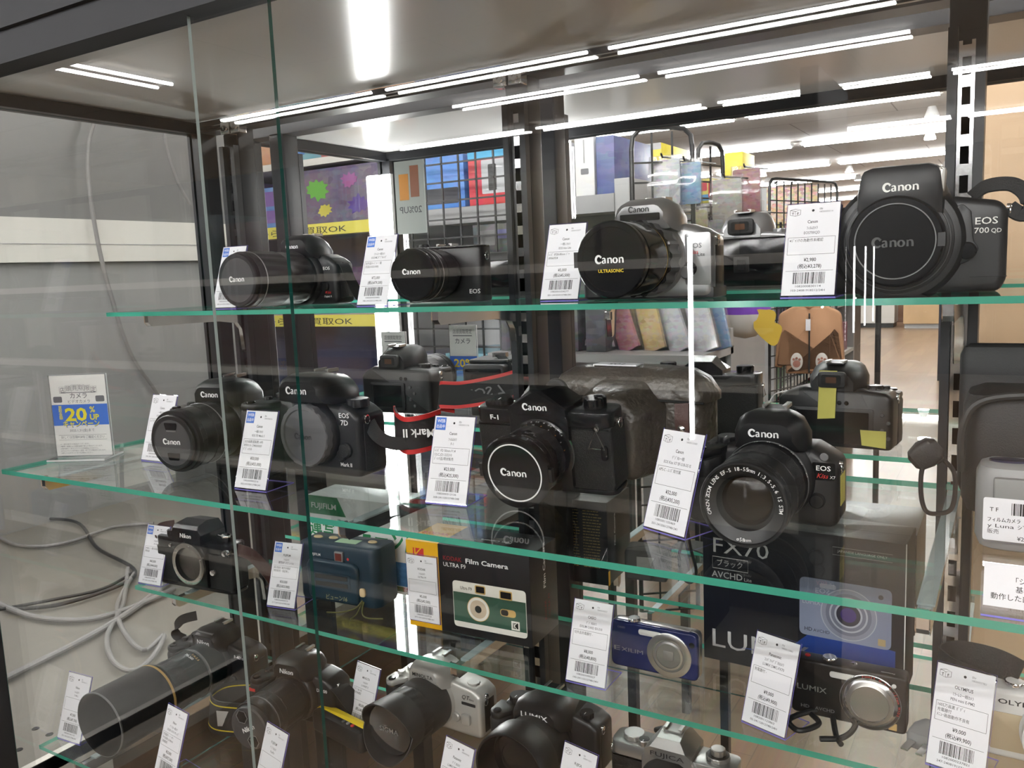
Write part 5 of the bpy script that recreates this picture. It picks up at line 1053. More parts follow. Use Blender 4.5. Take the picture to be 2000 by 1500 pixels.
# ================================================================ the rest of the shop
def at(u, v, Y):
    """the point at depth Y in the shop that lies in the given direction from the eye"""
    a, b = (u - 1000) / 1640.546, (v - 750) / 1640.546
    d = [r0[i] * a + r1[i] * b + r2[i] for i in range(3)]; k = Y / d[1]
    return Vector((d[0] * k, Y, CZ + d[2] * k))
SHELFW = mat('cream_shelf', (.62, .60, .55), .5); NAVYP = mat('navy_panel', (.012, .022, .075), .5); WIRE = mat('black_wire', (.012, .012, .012), .4)
GREYP = mat('grey_fixture', (.36, .36, .36), .45); PLASTIC = glassy('plastic_bag', (.93, .93, .93), .12, .12, .02)
ORD = 'first second third fourth fifth sixth seventh eighth ninth tenth eleventh twelfth thirteenth fourteenth fifteenth sixteenth seventeenth eighteenth nineteenth twentieth'.split()
def carton(x0, x1, y0, y1, z0, z1, col, label, cat='box', name='goods_box', deco=None, group='boxed goods on the shop shelves', rough=.4):
    t = thing(name, label, cat, ((x0 + x1) / 2, (y0 + y1) / 2, z0), 0, group)
    w, d, h = (x1 - x0) * 500, (y1 - y0) * 500, (z1 - z0) * 1000
    MB().prism(rect(-w, w, -d, d, 1.5, 2), 0, h, 1).obj('carton', busy('carton_%02d%02d%02d' % tuple(int(c * 99) for c in col), col, .10, 34, rough), t)
    for k, (a0, a1, b0, b1, c) in enumerate(deco or ()):
        MB().prism(rect(-w + 2 * w * a0, -w + 2 * w * a1, h * b0, h * b1, min(4, w * .1)), 0, .6 + .3 * k, 0, 0, T(0, -d, 0) @ FRONT).obj('printed_panel', mat('print_%02d%02d%02d' % tuple(int(q * 99) for q in c), c, .4), t)
    return t
def gondola(label, x0, x1, y0, y1, shelves, top, panel, back=True, name='gondola_shelf', rail=None, lo=0.0):
    t = thing(name, label, 'shop shelving', ((x0 + x1) / 2, (y0 + y1) / 2, 0))
    W_, D_ = (x1 - x0) / 2, (y1 - y0) / 2
    if back: MB(1).box(-W_, W_, D_ - .03, D_, lo, top).obj('back_panel', panel, t)
    for s in (-1, 1):
        MB(1).box(s * W_ - .02, s * W_ + .02, -D_, D_, lo, top).obj('end_panel', panel, t)
        if lo:
            for q in (-1, 1): MB(1).box(s * W_ - .012, s * W_ + .012, q * D_ - .012, q * D_ + .012, 0, lo).obj('leg', WIRE, t)
    for z in shelves:
        MB(1).box(-W_ + .02, W_ - .02, -D_, D_ - .03, z - .025, z).obj('shelf_board', SHELFW, t)
        if rail: MB(1).box(-W_ + .02, W_ - .02, -D_ - .004, -D_, z - .045, z).obj('price_rail', rail, t)
    return t
# ---- neighbouring wall fixture seen through the end glass
CREW = mat('cream_wall_panel', (.60, .59, .54), .55, bump=('n', 60, .2))
fx = thing('wall_fixture', 'cream wall fixture, shade put in as grey, beyond the end glass of the case', 'shop fixture', (-2.60, 1.4, 0))
MB(1).box(-.05, 0, -.5, .95, 0, 2.55).obj('wall_panel', mat('shaded_upper_panel', (.15, .15, .145), .35), fx)  # dark tone stands in for shade and dark reflections up here
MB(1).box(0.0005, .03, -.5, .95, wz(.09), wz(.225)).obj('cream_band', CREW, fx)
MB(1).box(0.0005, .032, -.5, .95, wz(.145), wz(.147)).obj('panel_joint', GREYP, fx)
MB(1).box(0.0005, .006, -.5, .95, .3, wz(.088)).obj('lower_panel', mat('shaded_lower_panel', (.26, .26, .258), .4), fx)  # shadow below the band, put in as a grey colour
DECK = mat('beige_deck', (.165, .155, .135), .4, var=.15)
MB(1).box(0.006, 1.33, -1.4, .95, wz(-.745), wz(-.722)).obj('deck', DECK, fx)
MB(1).box(1.316, 1.33, -1.4, -.63, wz(-.80), wz(-.721)).obj('deck_lip', SHELFW, fx)
for i in range(9):
    for j in range(2): MB(1).lathe([(.006, 0), (.006, .0006), (0, .0006)], T(1.22 + j * .04, -.94 + i * .05, wz(-.722)), 12).obj('punched_hole', DARKIN, fx)
GCB = mat('grey_cable', (.17, .165, .16), .5)
def cable(label, pts, r, m=GCB, group='loose cables at the wall fixture'):
    o = MB(1).tube(smooth_path(pts, 8), r * .78, 10).obj('cable', m); return tag(o, label, 'cable', group)
def onX(u, v, X):
    a, b = (u - 1000) / 1640.546, (v - 750) / 1640.546
    d = [r0[i] * a + r1[i] * b + r2[i] for i in range(3)]; k = X / d[0]
    return Vector((X, d[1] * k, CZ + d[2] * k))
def onZ(u, v, z):
    a, b = (u - 1000) / 1640.546, (v - 750) / 1640.546
    d = [r0[i] * a + r1[i] * b + r2[i] for i in range(3)]; k = (z - CZ) / d[2]
    return Vector((d[0] * k, d[1] * k, z))
cable('grey cable hanging down the wall fixture in a long curve', [onX(u, v, -2.55) for u, v in ((300, 150), (215, 195), (180, 250), (172, 330), (185, 440), (212, 560), (255, 690), (310, 775), (335, 860), (330, 960))], .0085)
cable('thin grey cable arching beside the corner post', [onX(u, v, -2.53) for u, v in ((300, 148), (330, 200), (322, 270), (345, 350), (372, 400))], .006)
zc = wz(-.712)
cable('grey cable in a wide loop on the beige deck', [onZ(u, v, zc) for u, v in ((-60, 1000), (20, 1060), (120, 1062), (220, 1030), (300, 1022))], .007)
cable('grey cable crossing the deck below the lensless camera', [onZ(u, v, zc) for u, v in ((0, 1180), (70, 1205), (170, 1210), (260, 1185), (340, 1150))], .008)
cable('grey cable running diagonally to the hooded lens', [onZ(u, v, zc) for u, v in ((-20, 1340), (60, 1300), (160, 1250), (260, 1190), (360, 1110))], .009)
cable('grey cable coiled in loops behind the hooded lens', [onZ(u, v, zc) for u, v in ((250, 1110), (240, 1180), (210, 1240), (220, 1290), (260, 1310), (300, 1280), (320, 1240), (280, 1270), (240, 1230), (230, 1180), (262, 1120))], .0065)
cable('black cable lying across the deck', [onZ(u, v, zc) for u, v in ((-30, 990), (60, 1010), (150, 1020), (190, 1070), (260, 1110), (240, 1140), (120, 1180), (20, 1190))], .006, BLC)
cable('thin black cable under the campaign stand', [onZ(u, v, zc) for u, v in ((0, 1190), (100, 1172), (200, 1150), (260, 1118))], .005, BLC)
# ---- far wall behind the left bay: navy gondola with game boxes
g = gondola('navy blue gondola with yellow price strips beyond the far case', -3.6, -1.72, 2.45, 2.85, (.45, 1.265, 1.615, 1.86), 2.25, NAVYP)
for z in (1.265, 1.615):
    MB(1).box(-.93, .93, -.206, -.2, z - .045, z).obj('price_strip', mat('yellow_strip', (.62, .55, .08), .5), g)
    mb = MB(1); put_text(mb, 'エンタメ商品を1点からでも買取OK', 0, z - .036, .022, 0, T(0, -.207, 0) @ FRONT, .0, 'c', 1.0); mb.obj('lettering', INK, g)
r_ = random.Random(11)
cols = [(.22, .04, .08), (.04, .13, .34), (.09, .26, .12), (.40, .36, .12), (.13, .06, .22), (.5, .48, .46), (.04, .045, .08), (.38, .16, .06), (.08, .24, .30), (.34, .06, .07)]
dimc = [tuple(q * .16 + .012 for q in c) for c in cols]  # copies darkened so their mirror images in the glass stay faint
names = 'crimson navy-print green mustard violet white black orange teal scarlet'.split()
def fill_row(x0, x1, y0, y1, z, hmin, hmax, what, wmin=.10, wmax=.2, seed=0, group='boxed goods on the shop shelves'):
    rr = random.Random(seed); x = x0; n = 0; seen = {}
    while x < x1 - wmin:
        w = min(rr.uniform(wmin, wmax), x1 - x); c = rr.randrange(10); n += 1; c2 = cols[(c + rr.randint(2, 6)) % 10]; h = rr.uniform(hmin, hmax)
        ordn = ('first', 'second', 'third', 'fourth', 'fifth', 'sixth', 'seventh', 'eighth', 'ninth', 'tenth', 'eleventh', 'twelfth', 'thirteenth', 'fourteenth')[min(13, n - 1)]
        carton(x + .003, x + w - .003, y0 + rr.uniform(0, .03), y1, z + .0005, z + h, cols[c], '%s box, %s from the far end, %s' % (names[c], ordn, what), deco=((.1, .9, .55, .9, c2), (.15, .6, .15, .45, cols[(c + 3) % 10])), group=group)
        x += w
fill_row(-3.5, -1.76, 2.52, 2.78, 1.86, .16, .27, 'top row of the navy gondola', .16, .3, 3)
fill_row(-3.5, -1.76, 2.52, 2.78, 1.615, .12, .20, 'second row of the navy gondola', .14, .26, 5)
fill_row(-3.5, -1.76, 2.52, 2.78, 1.265, .10, .2, 'third row of the navy gondola', .14, .26, 7)
t = carton(-2.45, -1.98, 2.46, 2.51, 1.6155, 1.82, (.07, .05, .11), 'dark violet game poster box with green and yellow ink splashes')
for cx, cz, R_, c_, nm_ in ((-95, 130, 62, (.08, .30, .04), 'green'), (-60, 48, 34, (.40, .36, .05), 'yellow'), (70, 150, 40, (.25, .08, .22), 'pink'), (110, 60, 50, (.06, .03, .20), 'violet')):
    rr = random.Random(nm_); pts = []
    for i in range(20):
        a = 2 * math.pi * i / 20; q = R_ * (1 if i % 2 else .62) * rr.uniform(.8, 1.15); pts.append((cx + q * math.cos(a) * 1.2, cz + q * math.sin(a) * .8))
    MB().prism(rp(pts, 6, 2), 0, .8, 0, 0, T(0, -25, 0) @ FRONT).obj('ink_splash', mat('splash_' + nm_, c_, .4), t)
# ---- wire grid with console boxes behind the middle post
def grid_panel(label, p0, p1, z0, z1, pitch=.05, arch=True, r=.0022, name='wire_grid'):
    a, b = Vector((p0[0], p0[1], 0)), Vector((p1[0], p1[1], 0)); L = (b - a).length; ux = (b - a) / L
    t = thing(name, label, 'wire grid', (a.x, a.y, 0), math.degrees(math.atan2(ux.y, ux.x)))
    mb = MB(1); n = int(L / pitch)
    for i in range(1, n): mb.box(i * L / n - r, i * L / n + r, -r, r, z0, z1 - .01)
    for j in range(int((z1 - z0) / pitch)): mb.box(0, L, -r, r, z0 + j * pitch - r, z0 + j * pitch + r)
    mb.obj('wires', WIRE, t)
    c = .05
    P = [(0, 0, z0), (0, 0, z1 - c), (.004, 0, z1 - c * .4), (c * .4, 0, z1 - .004), (c, 0, z1), (L - c, 0, z1), (L - c * .4, 0, z1 - .004), (L - .004, 0, z1 - c * .4), (L, 0, z1 - c), (L, 0, z0)]
    MB(1).tube(P, .006, 8).obj('tube_frame', WIRE, t)
    return t
cg = gondola('cream shelving with console boxes and a black wire side', -1.62, -.845, 1.98, 2.40, (1.02, wz(.185)), 1.62, GREYP, lo=.92, rail=mat('grey_rail', (.25, .25, .255), .3))
grid_panel('black wire grid in front of the red console box', (-1.52, 1.93), (-1.13, 1.93), 1.05, 1.86)
cs = carton(-1.325, -1.105, 2.02, 2.24, wz(.187), wz(.345), (.50, .02, .03), 'red game console box with a grey picture on its front', deco=((0, 1, .82, 1, (.05, .35, .6)), (.2, .95, .2, .78, (.45, .46, .48)), (.3, .42, .25, .7, (.03, .03, .03)), (.62, .74, .25, .7, (.03, .03, .03))))
carton(-1.56, -1.34, 2.02, 2.24, wz(.187), wz(.335), (.03, .18, .55), 'blue game console box beside the red one', deco=((.1, .9, .1, .4, (.02, .02, .03)),))
carton(-1.08, -.99, 2.0, 2.26, wz(.187), wz(.325), (.42, .42, .45), 'grey console box with a white top band', deco=((0, 1, .8, 1, (.65, .65, .66)),))
carton(-.982, -.928, 2.0, 2.26, wz(.187), wz(.335), (.68, .68, .67), 'tall white console box with a small controller drawing', deco=((.45, .52, .55, .95, (.3, .3, .3)), (.3, .7, .36, .46, (.12, .12, .13))))
carton(-.922, -.872, 2.0, 2.26, wz(.187), wz(.33), (.05, .07, .22), 'narrow navy console box next to the white one')
fill_row(-1.56, -.9, 2.02, 2.3, 1.02, .10, .2, 'lower console row by the wire grid', .1, .2, 21)
carton(-1.27, -1.13, 1.945, 1.975, wz(.05), wz(.13), (.02, .02, .025), 'black accessory box hung on the wire grid', deco=((.1, .5, .3, .8, (.12, .12, .12)), (.55, .95, .5, .8, (.08, .08, .18))))
for i in range(4):
    x = -1.30 + i * .05
    carton(x, x + .04, 1.90, 1.925, wz(-.02), wz(.035), (.66, .64, .62), 'white hanging pack with a pink dot, %s of four on the wire grid' % ('first', 'second', 'third', 'fourth')[i], 'hanging pack', deco=((.2, .8, .3, .75, (.65, .10, .25)),), group='hanging packs on the wire grid')
# ---- toy corner: grids, yellow boxes, bags
grid_panel('wire grid with rounded top before the yellow boxes', (-.815, 1.975), (-.690, 2.06), .5, wz(.335), .048)
grid_panel('second wire grid with rounded top, farther along', (-.752, 2.29), (-.716, 2.40), .5, wz(.332), .045)
carton(-1.075, -.935, 2.50, 2.74, wz(.178), wz(.372), (.72, .60, .02), 'large bright yellow box behind the wire grid', deco=((.0, 1, .9, 1, (.4, .4, .4)),))
carton(-.80, -.742, 2.70, 2.84, wz(.18), wz(.345), (.72, .60, .02), 'narrow bright yellow box behind the second wire grid')
tg = gondola('toy shelving with cream boards behind the grids', -1.30, -.735, 2.44, 2.86, (.80, 1.12, wz(.175)), 1.60, GREYP, lo=.76)
carton(-.84, -.757, 2.45, 2.56, wz(.177), wz(.246), (.68, .60, .10), 'yellow and red toy box with wavy lettering', deco=((.1, .75, .5, .85, (.55, .06, .08)), (.1, .9, .1, .35, (.10, .30, .55)), (.8, .98, .2, .9, (.6, .05, .05))))
def bag(x, y, z, w, h, col, label, d=.018, group='hanging bagged toys'):
    t = thing('bagged_toy', label, 'bagged toy', (x, y, z), r_.uniform(-12, 12), group)
    MB(1).prism(rect(-w / 2, w / 2, -h, 0, .008), 0, .004, .001, 0, FRONT).obj('card', busy('bag_%02d%02d%02d' % tuple(int(c * 99) for c in col), col, .38, 75), t)
    lo = []
    for zz, k in ((-h - .01, .2), (-h + .02, 1), (-h * .5, 1.2), (-.03, .8), (0.01, .15)):
        lo.append([(px * w * .54, -.004 - abs(k) * d * (1 + .3 * math.sin(px * 5 + zz * 80)) * (1 if py < 0 else 0) + (.006 if py > 0 else 0), zz) for px, py in ((-1, -1), (-.33, -1), (.33, -1), (1, -1), (1, 1), (-1, 1))])
    MB(1).loft(lo).obj('bag_film', PLASTIC, t); MB(1).tube([(0, -.03, .012), (0, -.02, .004), (0, 0, .006), (0, .25, .02)], .0025, 6).obj('peg', WIRE, t); return t
bc = [(.60, .62, .66), (.15, .35, .62), (.62, .40, .08), (.62, .58, .52), (.5, .12, .15), (.25, .45, .6), (.55, .55, .58), (.7, .62, .3)]
bn = ['grey', 'blue', 'orange', 'cream', 'red', 'pale blue', 'silver', 'sand']
rowp = [(1300, 312, 2.02, .075, .11), (1342, 318, 2.04, .07, .10), (1268, 400, 2.0, .07, .10), (1420, 350, 2.3, .08, .12), (1458, 330, 2.5, .08, .13), (1470, 420, 2.5, .08, .11), (1390, 430, 2.3, .07, .10), (1360, 410, 2.2, .06, .10), (1330, 420, 2.1, .06, .10)]
for i, (u, v, Y, w, h) in enumerate(rowp):
    p = at(u, v, Y); bag(p.x, Y, p.z, w, h, bc[i % 8], '%s bagged toy hanging in the toy corner, number %s along' % (bn[i % 8], ('one', 'two', 'three', 'four', 'five', 'six', 'seven', 'eight', 'nine')[i]))
# row of leaning bagged books below the top shelf level
for i in range(12):
    p = at(1130 + i * 25, 690 + (i % 3) * 3, 1.80 + .03 * (i % 2))
    t = thing('bagged_book', 'leaning bagged %s book, %s from the dark end of the book row' % (bn[(i * 3) % 8], ('first', 'second', 'third', 'fourth', 'fifth', 'sixth', 'seventh', 'eighth', 'ninth', 'tenth', 'eleventh', 'twelfth')[i]), 'book', (p.x, p.y, wz(-.19)), -14, 'bagged books leaning in a row')
    L2 = RY(-26 + (i % 4) * 3) @ RX(-8)
    MB(1).box(-.028, .028, 0, .008, 0, .125, 0, L2).obj('cover', busy('bag_%02d%02d%02d' % tuple(int(c * 99) for c in bc[(i * 3) % 8]), bc[(i * 3) % 8], .38, 75), t); MB(1).box(-.032, .032, -.003, .011, 0, .14, 0, L2).obj('sleeve', PLASTIC, t)
bk = thing('book_rack', 'grey rack board carrying the bagged books', 'shop shelving', (-.83, 1.83, 0)); MB(1).box(-.26, .27, -.12, .12, wz(-.21), wz(-.191)).obj('board', GREYP, bk); MB(1).box(-.26, .27, .1, .12, 1.0, wz(-.15)).obj('back_panel', GREYP, bk)
for q in (-.24, .25): MB(1).box(q - .01, q + .01, .09, .11, 0, wz(-.2)).obj('leg', WIRE, bk)
for i, (x, w, h) in enumerate(((-1.22, .10, .14), (-1.10, .09, .10), (-.99, .05, .16))):
    carton(x + .14, x + .14 + w, 1.76, 1.86, wz(-.19), wz(-.19) + h, (.03, .03, .035), 'dark gadget box, %s of three beside the books' % ('first', 'second', 'third')[i], deco=((.1, .9, .6, .85, (.12, .12, .13)),))
# stocked small goods lower down and farther back
fill_row(-1.26, -.76, 2.48, 2.8, 1.12, .10, .2, 'middle toy row', .06, .13, 31, 'boxed goods in the toy corner'); fill_row(-1.26, -.76, 2.48, 2.8, .80, .10, .2, 'lower toy row', .06, .13, 33, 'boxed goods in the toy corner')
g3 = gondola('long toy aisle shelving on cream boards along the wooden aisle', -2.5, -.1, 5.05, 5.75, (.40, .75, 1.10, 1.42), 1.75, GREYP)
g3.location = (-1.35, 5.4, 0); g3.rotation_euler = (0, 0, math.pi / 2)
for k, z in enumerate((.40, .75, 1.10, 1.42)):
    for i in range(7):
        y = 4.25 + i * .32; c = (i * 3 + k * 2) % 10
        carton(-1.04 - .22, -1.02, y, y + .26, z + .0005, z + .13 + .07 * ((i + k) % 3), cols[c], '%s toy box, %s along on the %s board of the toy aisle' % (names[c], ('first', 'second', 'third', 'fourth', 'fifth', 'sixth', 'seventh')[i], ('lowest', 'second', 'third', 'top')[k]), deco=((.1, .9, .5, .9, cols[(c + 4) % 10]),), group='boxed goods in the toy aisle')
# hooks with orange posters
for i, (u, v) in enumerate(((1515, 365), (1548, 365), (1578, 362))):
    p = at(u, v, 4.0); t = thing('hanging_poster', 'orange printed card hanging on a rod, %s of three' % ('first', 'second', 'third')[i], 'hanging card', (p.x, 4.0, p.z), 6, 'orange cards hanging on rods')
    MB(1).box(-.04, .04, 0, .006, -.16, 0).obj('card', busy('orange_card', (.60, .28, .06), .6, 60), t); MB(1).tube([(0, -.03, .02), (0, -.02, .01), (0, 0, .02), (0, .3, .06)], .003, 6).obj('hook', WIRE, t)
grid_panel('tall black wire rack beside the hanging hoodie', (-.88, 3.6), (-.70, 4.1), .4, wz(.34), .05)
grid_panel('farther black wire rack on the toy aisle', (-.95, 4.1), (-.93, 4.6), .4, wz(.30), .06)
# plain round cushion, hoodie
p = at(1455, 612, 2.33)
t = thing('round_cushion', 'purple and white round plush cushion hanging in the toy corner', 'cushion', p, 0)
MB(1).lathe([(0, -.07), (.03, -.063), (.055, -.045), (.068, -.015), (.07, .0)], None, 24).obj('white_half', mat('white_plush', (.68, .66, .62), .9), t); MB(1).lathe([(.07, 0), (.068, .015), (.055, .045), (.03, .063), (0, .07)], None, 24).obj('purple_half', mat('purple_plush', (.16, .05, .38), .9), t)
p = at(1497, 632, 2.30); t = thing('yellow_plush', 'small yellow plush piece beside the round cushion', 'plush', p, 20); MB(1).prism(rp([(-.03, .035), (.02, .03), (.012, 0), (.035, -.01), (.02, -.06), (-.012, -.03), (-.028, -.01)], .01), -.012, .012, .006, 0, FRONT).obj('plush_body', mat('yellow_plush', (.66, .46, .06), .9), t)
p = at(1582, 600, 3.1); HO = mat('tan_fleece', (.40, .22, .12), .95, bump=('n', 300, .5))
t = thing('hoodie', 'tan fleece hoodie with two white paw pockets hanging in the aisle', 'hoodie', p, 8)
MB(1).prism(rp([(-.080, -.235), (.080, -.235), (.082, -.06), (.092, -.215), (.118, -.21), (.104, -.02), (.04, .012), (-.04, .012), (-.104, -.02), (-.118, -.21), (-.092, -.215), (-.082, -.06)], [.006, .006, .002, .006, .006, .03, .01, .01, .03, .006, .006, .002]), -.03, .03, .012, 0, FRONT).obj('fleece_body', HO, t)
MB(1).tube([(-.03, -.012, .012), (0, -.024, .004), (.03, -.012, .012), (.02, .02, .022), (-.02, .02, .022)], .013, 8, 0, None, True).obj('hood', HO, t)
for s in (-1, 1):
    MB(1).lathe([(.026, 0), (.026, .002), (.022, .003), (0, .003)], T(s * .042, -.030, -.19) @ Matrix.Diagonal((.8, 1, 1.2, 1)) @ FRONT, 24).obj('paw_pocket', MATS['white_plush'], t); MB(1).lathe([(.013, 0), (.013, .002), (0, .003)], T(s * .042, -.0325, -.198) @ FRONT, 16).obj('paw_pad', mat('paw_brown', (.36, .17, .13), .9), t)
    for q in (-1, 0, 1): MB(1).lathe([(.0045, 0), (.0045, .002), (0, .0025)], T(s * .042 + q * .010, -.0325, -.178 - abs(q) * .004) @ FRONT, 10).obj('paw_toe', MATS['paw_brown'], t)
MB(1).box(-.0025, .0025, -.033, -.030, -.23, -.02).obj('zip', WIRE, t); MB(1).box(-.012, .004, -.036, -.033, -.08, -.04).obj('swing_tag', PAPER, t); MB(1).tube([(0, 0, .02), (0, 0, .06), (.02, 0, .075)], .003, 6).obj('hanger', CHR, t)
hg = thing('clothes_rail', 'black clothes rail carrying the tan hoodie', 'clothes rail', (p.x, p.y, 0)); MB(1).tube([(-.22, .03, 0), (-.22, .03, p.z + .07), (.22, .03, p.z + .07), (.22, .03, 0)], .01, 8).obj('rail_tube', WIRE, hg)
# ---- aisle: counters, wooden boards, far goods
WOODC = mat('light_wood', (.50, .34, .18), .45, var=.15, vscale=4)
t = thing('shop_counter', 'light wooden counter across the end of the aisle', 'counter', (-1.42, 18.2, 0)); MB(1).box(-.40, .42, -.3, .3, .09, .95).obj('counter_body', WOODC, t); MB(1).box(-.38, .40, -.26, .28, 0, .09).obj('kickboard', GREYP, t); MB(1).box(-.43, .45, -.33, .33, .95, .98).obj('counter_top', WOODC, t)
t = thing('shop_counter', 'white low cabinet beside the wooden counter', 'counter', (-2.7, 18.4, 0)); MB(1).box(-.7, .7, -.3, .3, .09, .9).obj('cabinet_body', mat('white_cabinet', (.60, .59, .56), .5), t); MB(1).box(-.68, .68, -.26, .28, 0, .09).obj('kickboard', WIRE, t)
t = thing('display_case', 'row of dark show cases with upright lights along the aisle', 'display case', (-2.1, 9.0, 0))
MB(1).box(-.45, .45, -2.2, 2.4, 0, .85).obj('base', FRAME, t); MB(1).box(-.45, .45, -2.2, 2.4, 1.75, 1.82).obj('top_panel', FRAME, t)
for i in range(5): MB(1).box(.41, .45, -2.2 + i * 1.13, -2.16 + i * 1.13, .85, 1.75).obj('post', FRAME, t); MB(1).box(.36, .40, -2.12 + i * 1.13, -2.09 + i * 1.13, .87, 1.73).obj('light_strip', LEDM, t)
st('wall_far', MB(1).box(-9, 7, 19.6, 19.7, .0, CEIL + .05), mat('brown_board', (.22, .12, .07), .6, var=.2))
for i in range(14):
    x = -7.0 + i * .62
    o = MB(1).box(x, x + .5, 19.52, 19.59, 1.9, 2.35).obj('wall_frame', WIRE if i % 3 else mat('pale_frame', (.5, .48, .44), .6)); tag(o, 'dark square frame high on the far brown wall, %s in the row' % ('first', 'second', 'third', 'fourth', 'fifth', 'sixth', 'seventh', 'eighth', 'ninth', 'tenth', 'eleventh', 'twelfth', 'thirteenth', 'fourteenth')[i], 'wall frame', 'frames on the far wall')
t = thing('wooden_partition', 'pale wooden partition board beyond the near upright', 'partition', (.02, 3.1, 0)); MB(1).box(-.12, .9, 0, .06, .0, 2.05).obj('board', mat('pale_wood', (.36, .245, .145), .5, var=.15, vscale=3), t)
t = thing('dark_rack', 'dark clothes rack with folded goods at the aisle end', 'clothes rack', (-.60, 10.6, 0)); MB(1).box(-.10, .12, -.2, .2, 0, 1.35).obj('rack_body', mat('dark_cloth', (.02, .02, .03), .8), t); MB(1).box(-.02, .05, -.22, -.2, .9, 1.25).obj('violet_cloth', mat('violet_cloth', (.18, .15, .35), .8), t)
# ---- opposite side of the viewer's aisle (seen in the panes), set close and darkened to block the mirrored floor
og = gondola('tall darkened gondola across the viewer aisle, seen mirrored in the glass', -5.2, -.42, -1.45, -1.05, (.35, .75, 1.10, 1.42), 1.84, mat('darkened_fixture', (.02, .02, .022), .5), back=True)
og.rotation_euler = (0, 0, math.pi)
for k, z in enumerate((.35, .75, 1.10, 1.42)):
    rr = random.Random(50 + k); x = -5.1; n = 0
    while x < -.6:
        w = rr.uniform(.18, .42); c = rr.randrange(10); n += 1
        if x + w > -.48: break
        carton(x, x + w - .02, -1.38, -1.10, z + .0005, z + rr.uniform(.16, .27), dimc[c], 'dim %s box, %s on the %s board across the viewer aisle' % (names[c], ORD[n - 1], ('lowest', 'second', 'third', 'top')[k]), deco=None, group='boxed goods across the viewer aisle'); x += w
for i, (x, y, z0, z1) in enumerate(((-.702, -1.03, .95, 1.47), (-.736, -3.51, .975, 1.46), (-.836, -4.46, .943, 1.47), (-.928, -5.56, .905, 1.48), (-1.03, -6.76, .85, 1.49))):
    t = thing('led_strip', 'upright LED strip behind the viewer, %s mirrored in the glass' % ('first', 'second', 'third', 'fourth', 'fifth', 'sixth', 'seventh')[i], 'LED strip', (x, y, z0), 0, 'upright LED strips behind the viewer'); MB(1).box(-.006, .006, -.012, -.004, 0, z1 - z0).obj('back_plate', HOUS, t); MB(1).prism(rect(-.0045, .0045, -.004, .006, .002), .002, z1 - z0 - .002).obj('diffuser', LEDM, t)
# ================================================================ goods on the far case's shelves (they face the other way)
t = place('camera', 'black DSLR seen from behind, screen towards the viewer, on the far second shelf', -.868, 1.115, zB, 183, k=1.12)
dslr(t, wl=66, wr=56, hl=68, hr=64, D=42, ax=42, top=98, nose=-14, hw=28, gz=62); back_side(t, -66, 56, 68, 45.2, 78)
lens(t, 42, zoom(33, 80, True, 34, ((.3, .6), (.82, .92))), RINGL); lug(t, -66, 20, 58)
t = place('camera', 'black DSLR seen from behind with yellow tape strips on its back', -.176, 1.075, zB, 176)
dslr(t, wl=66, wr=64, hl=70, hr=66, D=42, ax=42, top=100, nose=-14, hw=29, gz=62); back_side(t, -66, 64, 70, 45.2, 82, lcd=(-46, 46, 2, 48))
B = T(0, 45.4, 0) @ RZ(180) @ FRONT
MB().prism([(-16, 34), (4, 36), (6, 92), (-14, 92)], 2.6, 3.2, 0, 0, B).obj('tape', TAPE, t); MB().prism([(34, 6), (60, 4), (60, 24), (32, 24)], 2.4, 3.0, 0, 0, B).obj('tape', TAPE, t)
MB().tube(smooth_path([(60, 20, 62), (72, 34, 58), (74, 50, 44), (66, 60, 30)], 6), .8, 6).obj('white_string', WHT, t)
mb = MB(); put_text(mb, 'EOS 8000D', 50, 70, 2.6, 0, B @ T(0, 0, .2), 0); mb.obj('lettering', MGR, t)
# lens cap hanging near the tape camera
t = place('lens_cap', 'loose black lens cap leaning by the taped camera on the far shelf', -.335, 1.07, zB, 20, cat='lens cap', group=None); MB().lathe([(26, 0), (29, 1), (29, 7), (27, 9), (0, 9)], T(0, 0, 25) @ RX(66), 40).obj('cap_disc', BLKG, t); MB().lathe([(20, 9.1), (20, 9.4), (0, 9.4)], T(0, 0, 25) @ RX(66), 32).obj('cap_face', BLK, t)
# camcorder and printed strap
t = place('camcorder', 'black camcorder with a square lens hood on the far second shelf', -.690, 1.085, zB, 8, cat='camcorder', group=None)
MB().prism(rect(-40, 34, 0, 96, 8), 18, 84, 8).obj('body', BLK, t); MB().prism(rect(-38, 32, 4, 92, 6), 0, 20, 3).obj('base', BLK, t)
front_body(t, 'lens_hood', [(-36, 34), (32, 34), (32, 84), (-36, 84)], 6, 22, 2, BLK, -20); front_body(t, 'hood_flap', [(-32, 38), (28, 38), (28, 78), (-32, 78)], 3, 1, .2, BLKG, -20.6); word(t, 'Canon', -4, -20.9, 50, 5, MGR, .01)
MB().prism(rect(-34, 30, -4, 60, 6), 84, 90, 2).obj('top_handle', BLK, t); ribbon_strap(t, [(8, 20, 96), (26, 4, 86), (38, 0, 60), (44, 6, 30)], (1, .4, 0), 13, SBLK); MB().box(0, 22, 14, 26, 92, 99).obj('buckle', CHR, t)
MB().lathe([(28, 0), (30, 4), (30, 40), (27, 42), (0, 42)], T(34, 50, 56) @ RY(90), 32).obj('side_barrel', BLKG, t)
t = place('camera_strap', 'black neck strap with red borders and reversed EOS lettering, draped on the far shelf', -.655, 1.012, zB, 6, cat='strap', group=None)
o = ribbon_strap(t, [(-62, 26, 34), (-76, 10, 40), (-70, -2, 46), (-40, 0, 46), (0, 4, 52), (44, 8, 62), (88, 20, 78)], [(0, .25, 1)] * 4 + [(-.15, .25, 1), (-.25, .25, 1), (-.3, .25, 1)], 40, SBLK, 1.8, 'webbing', (SRED, .44, 5))
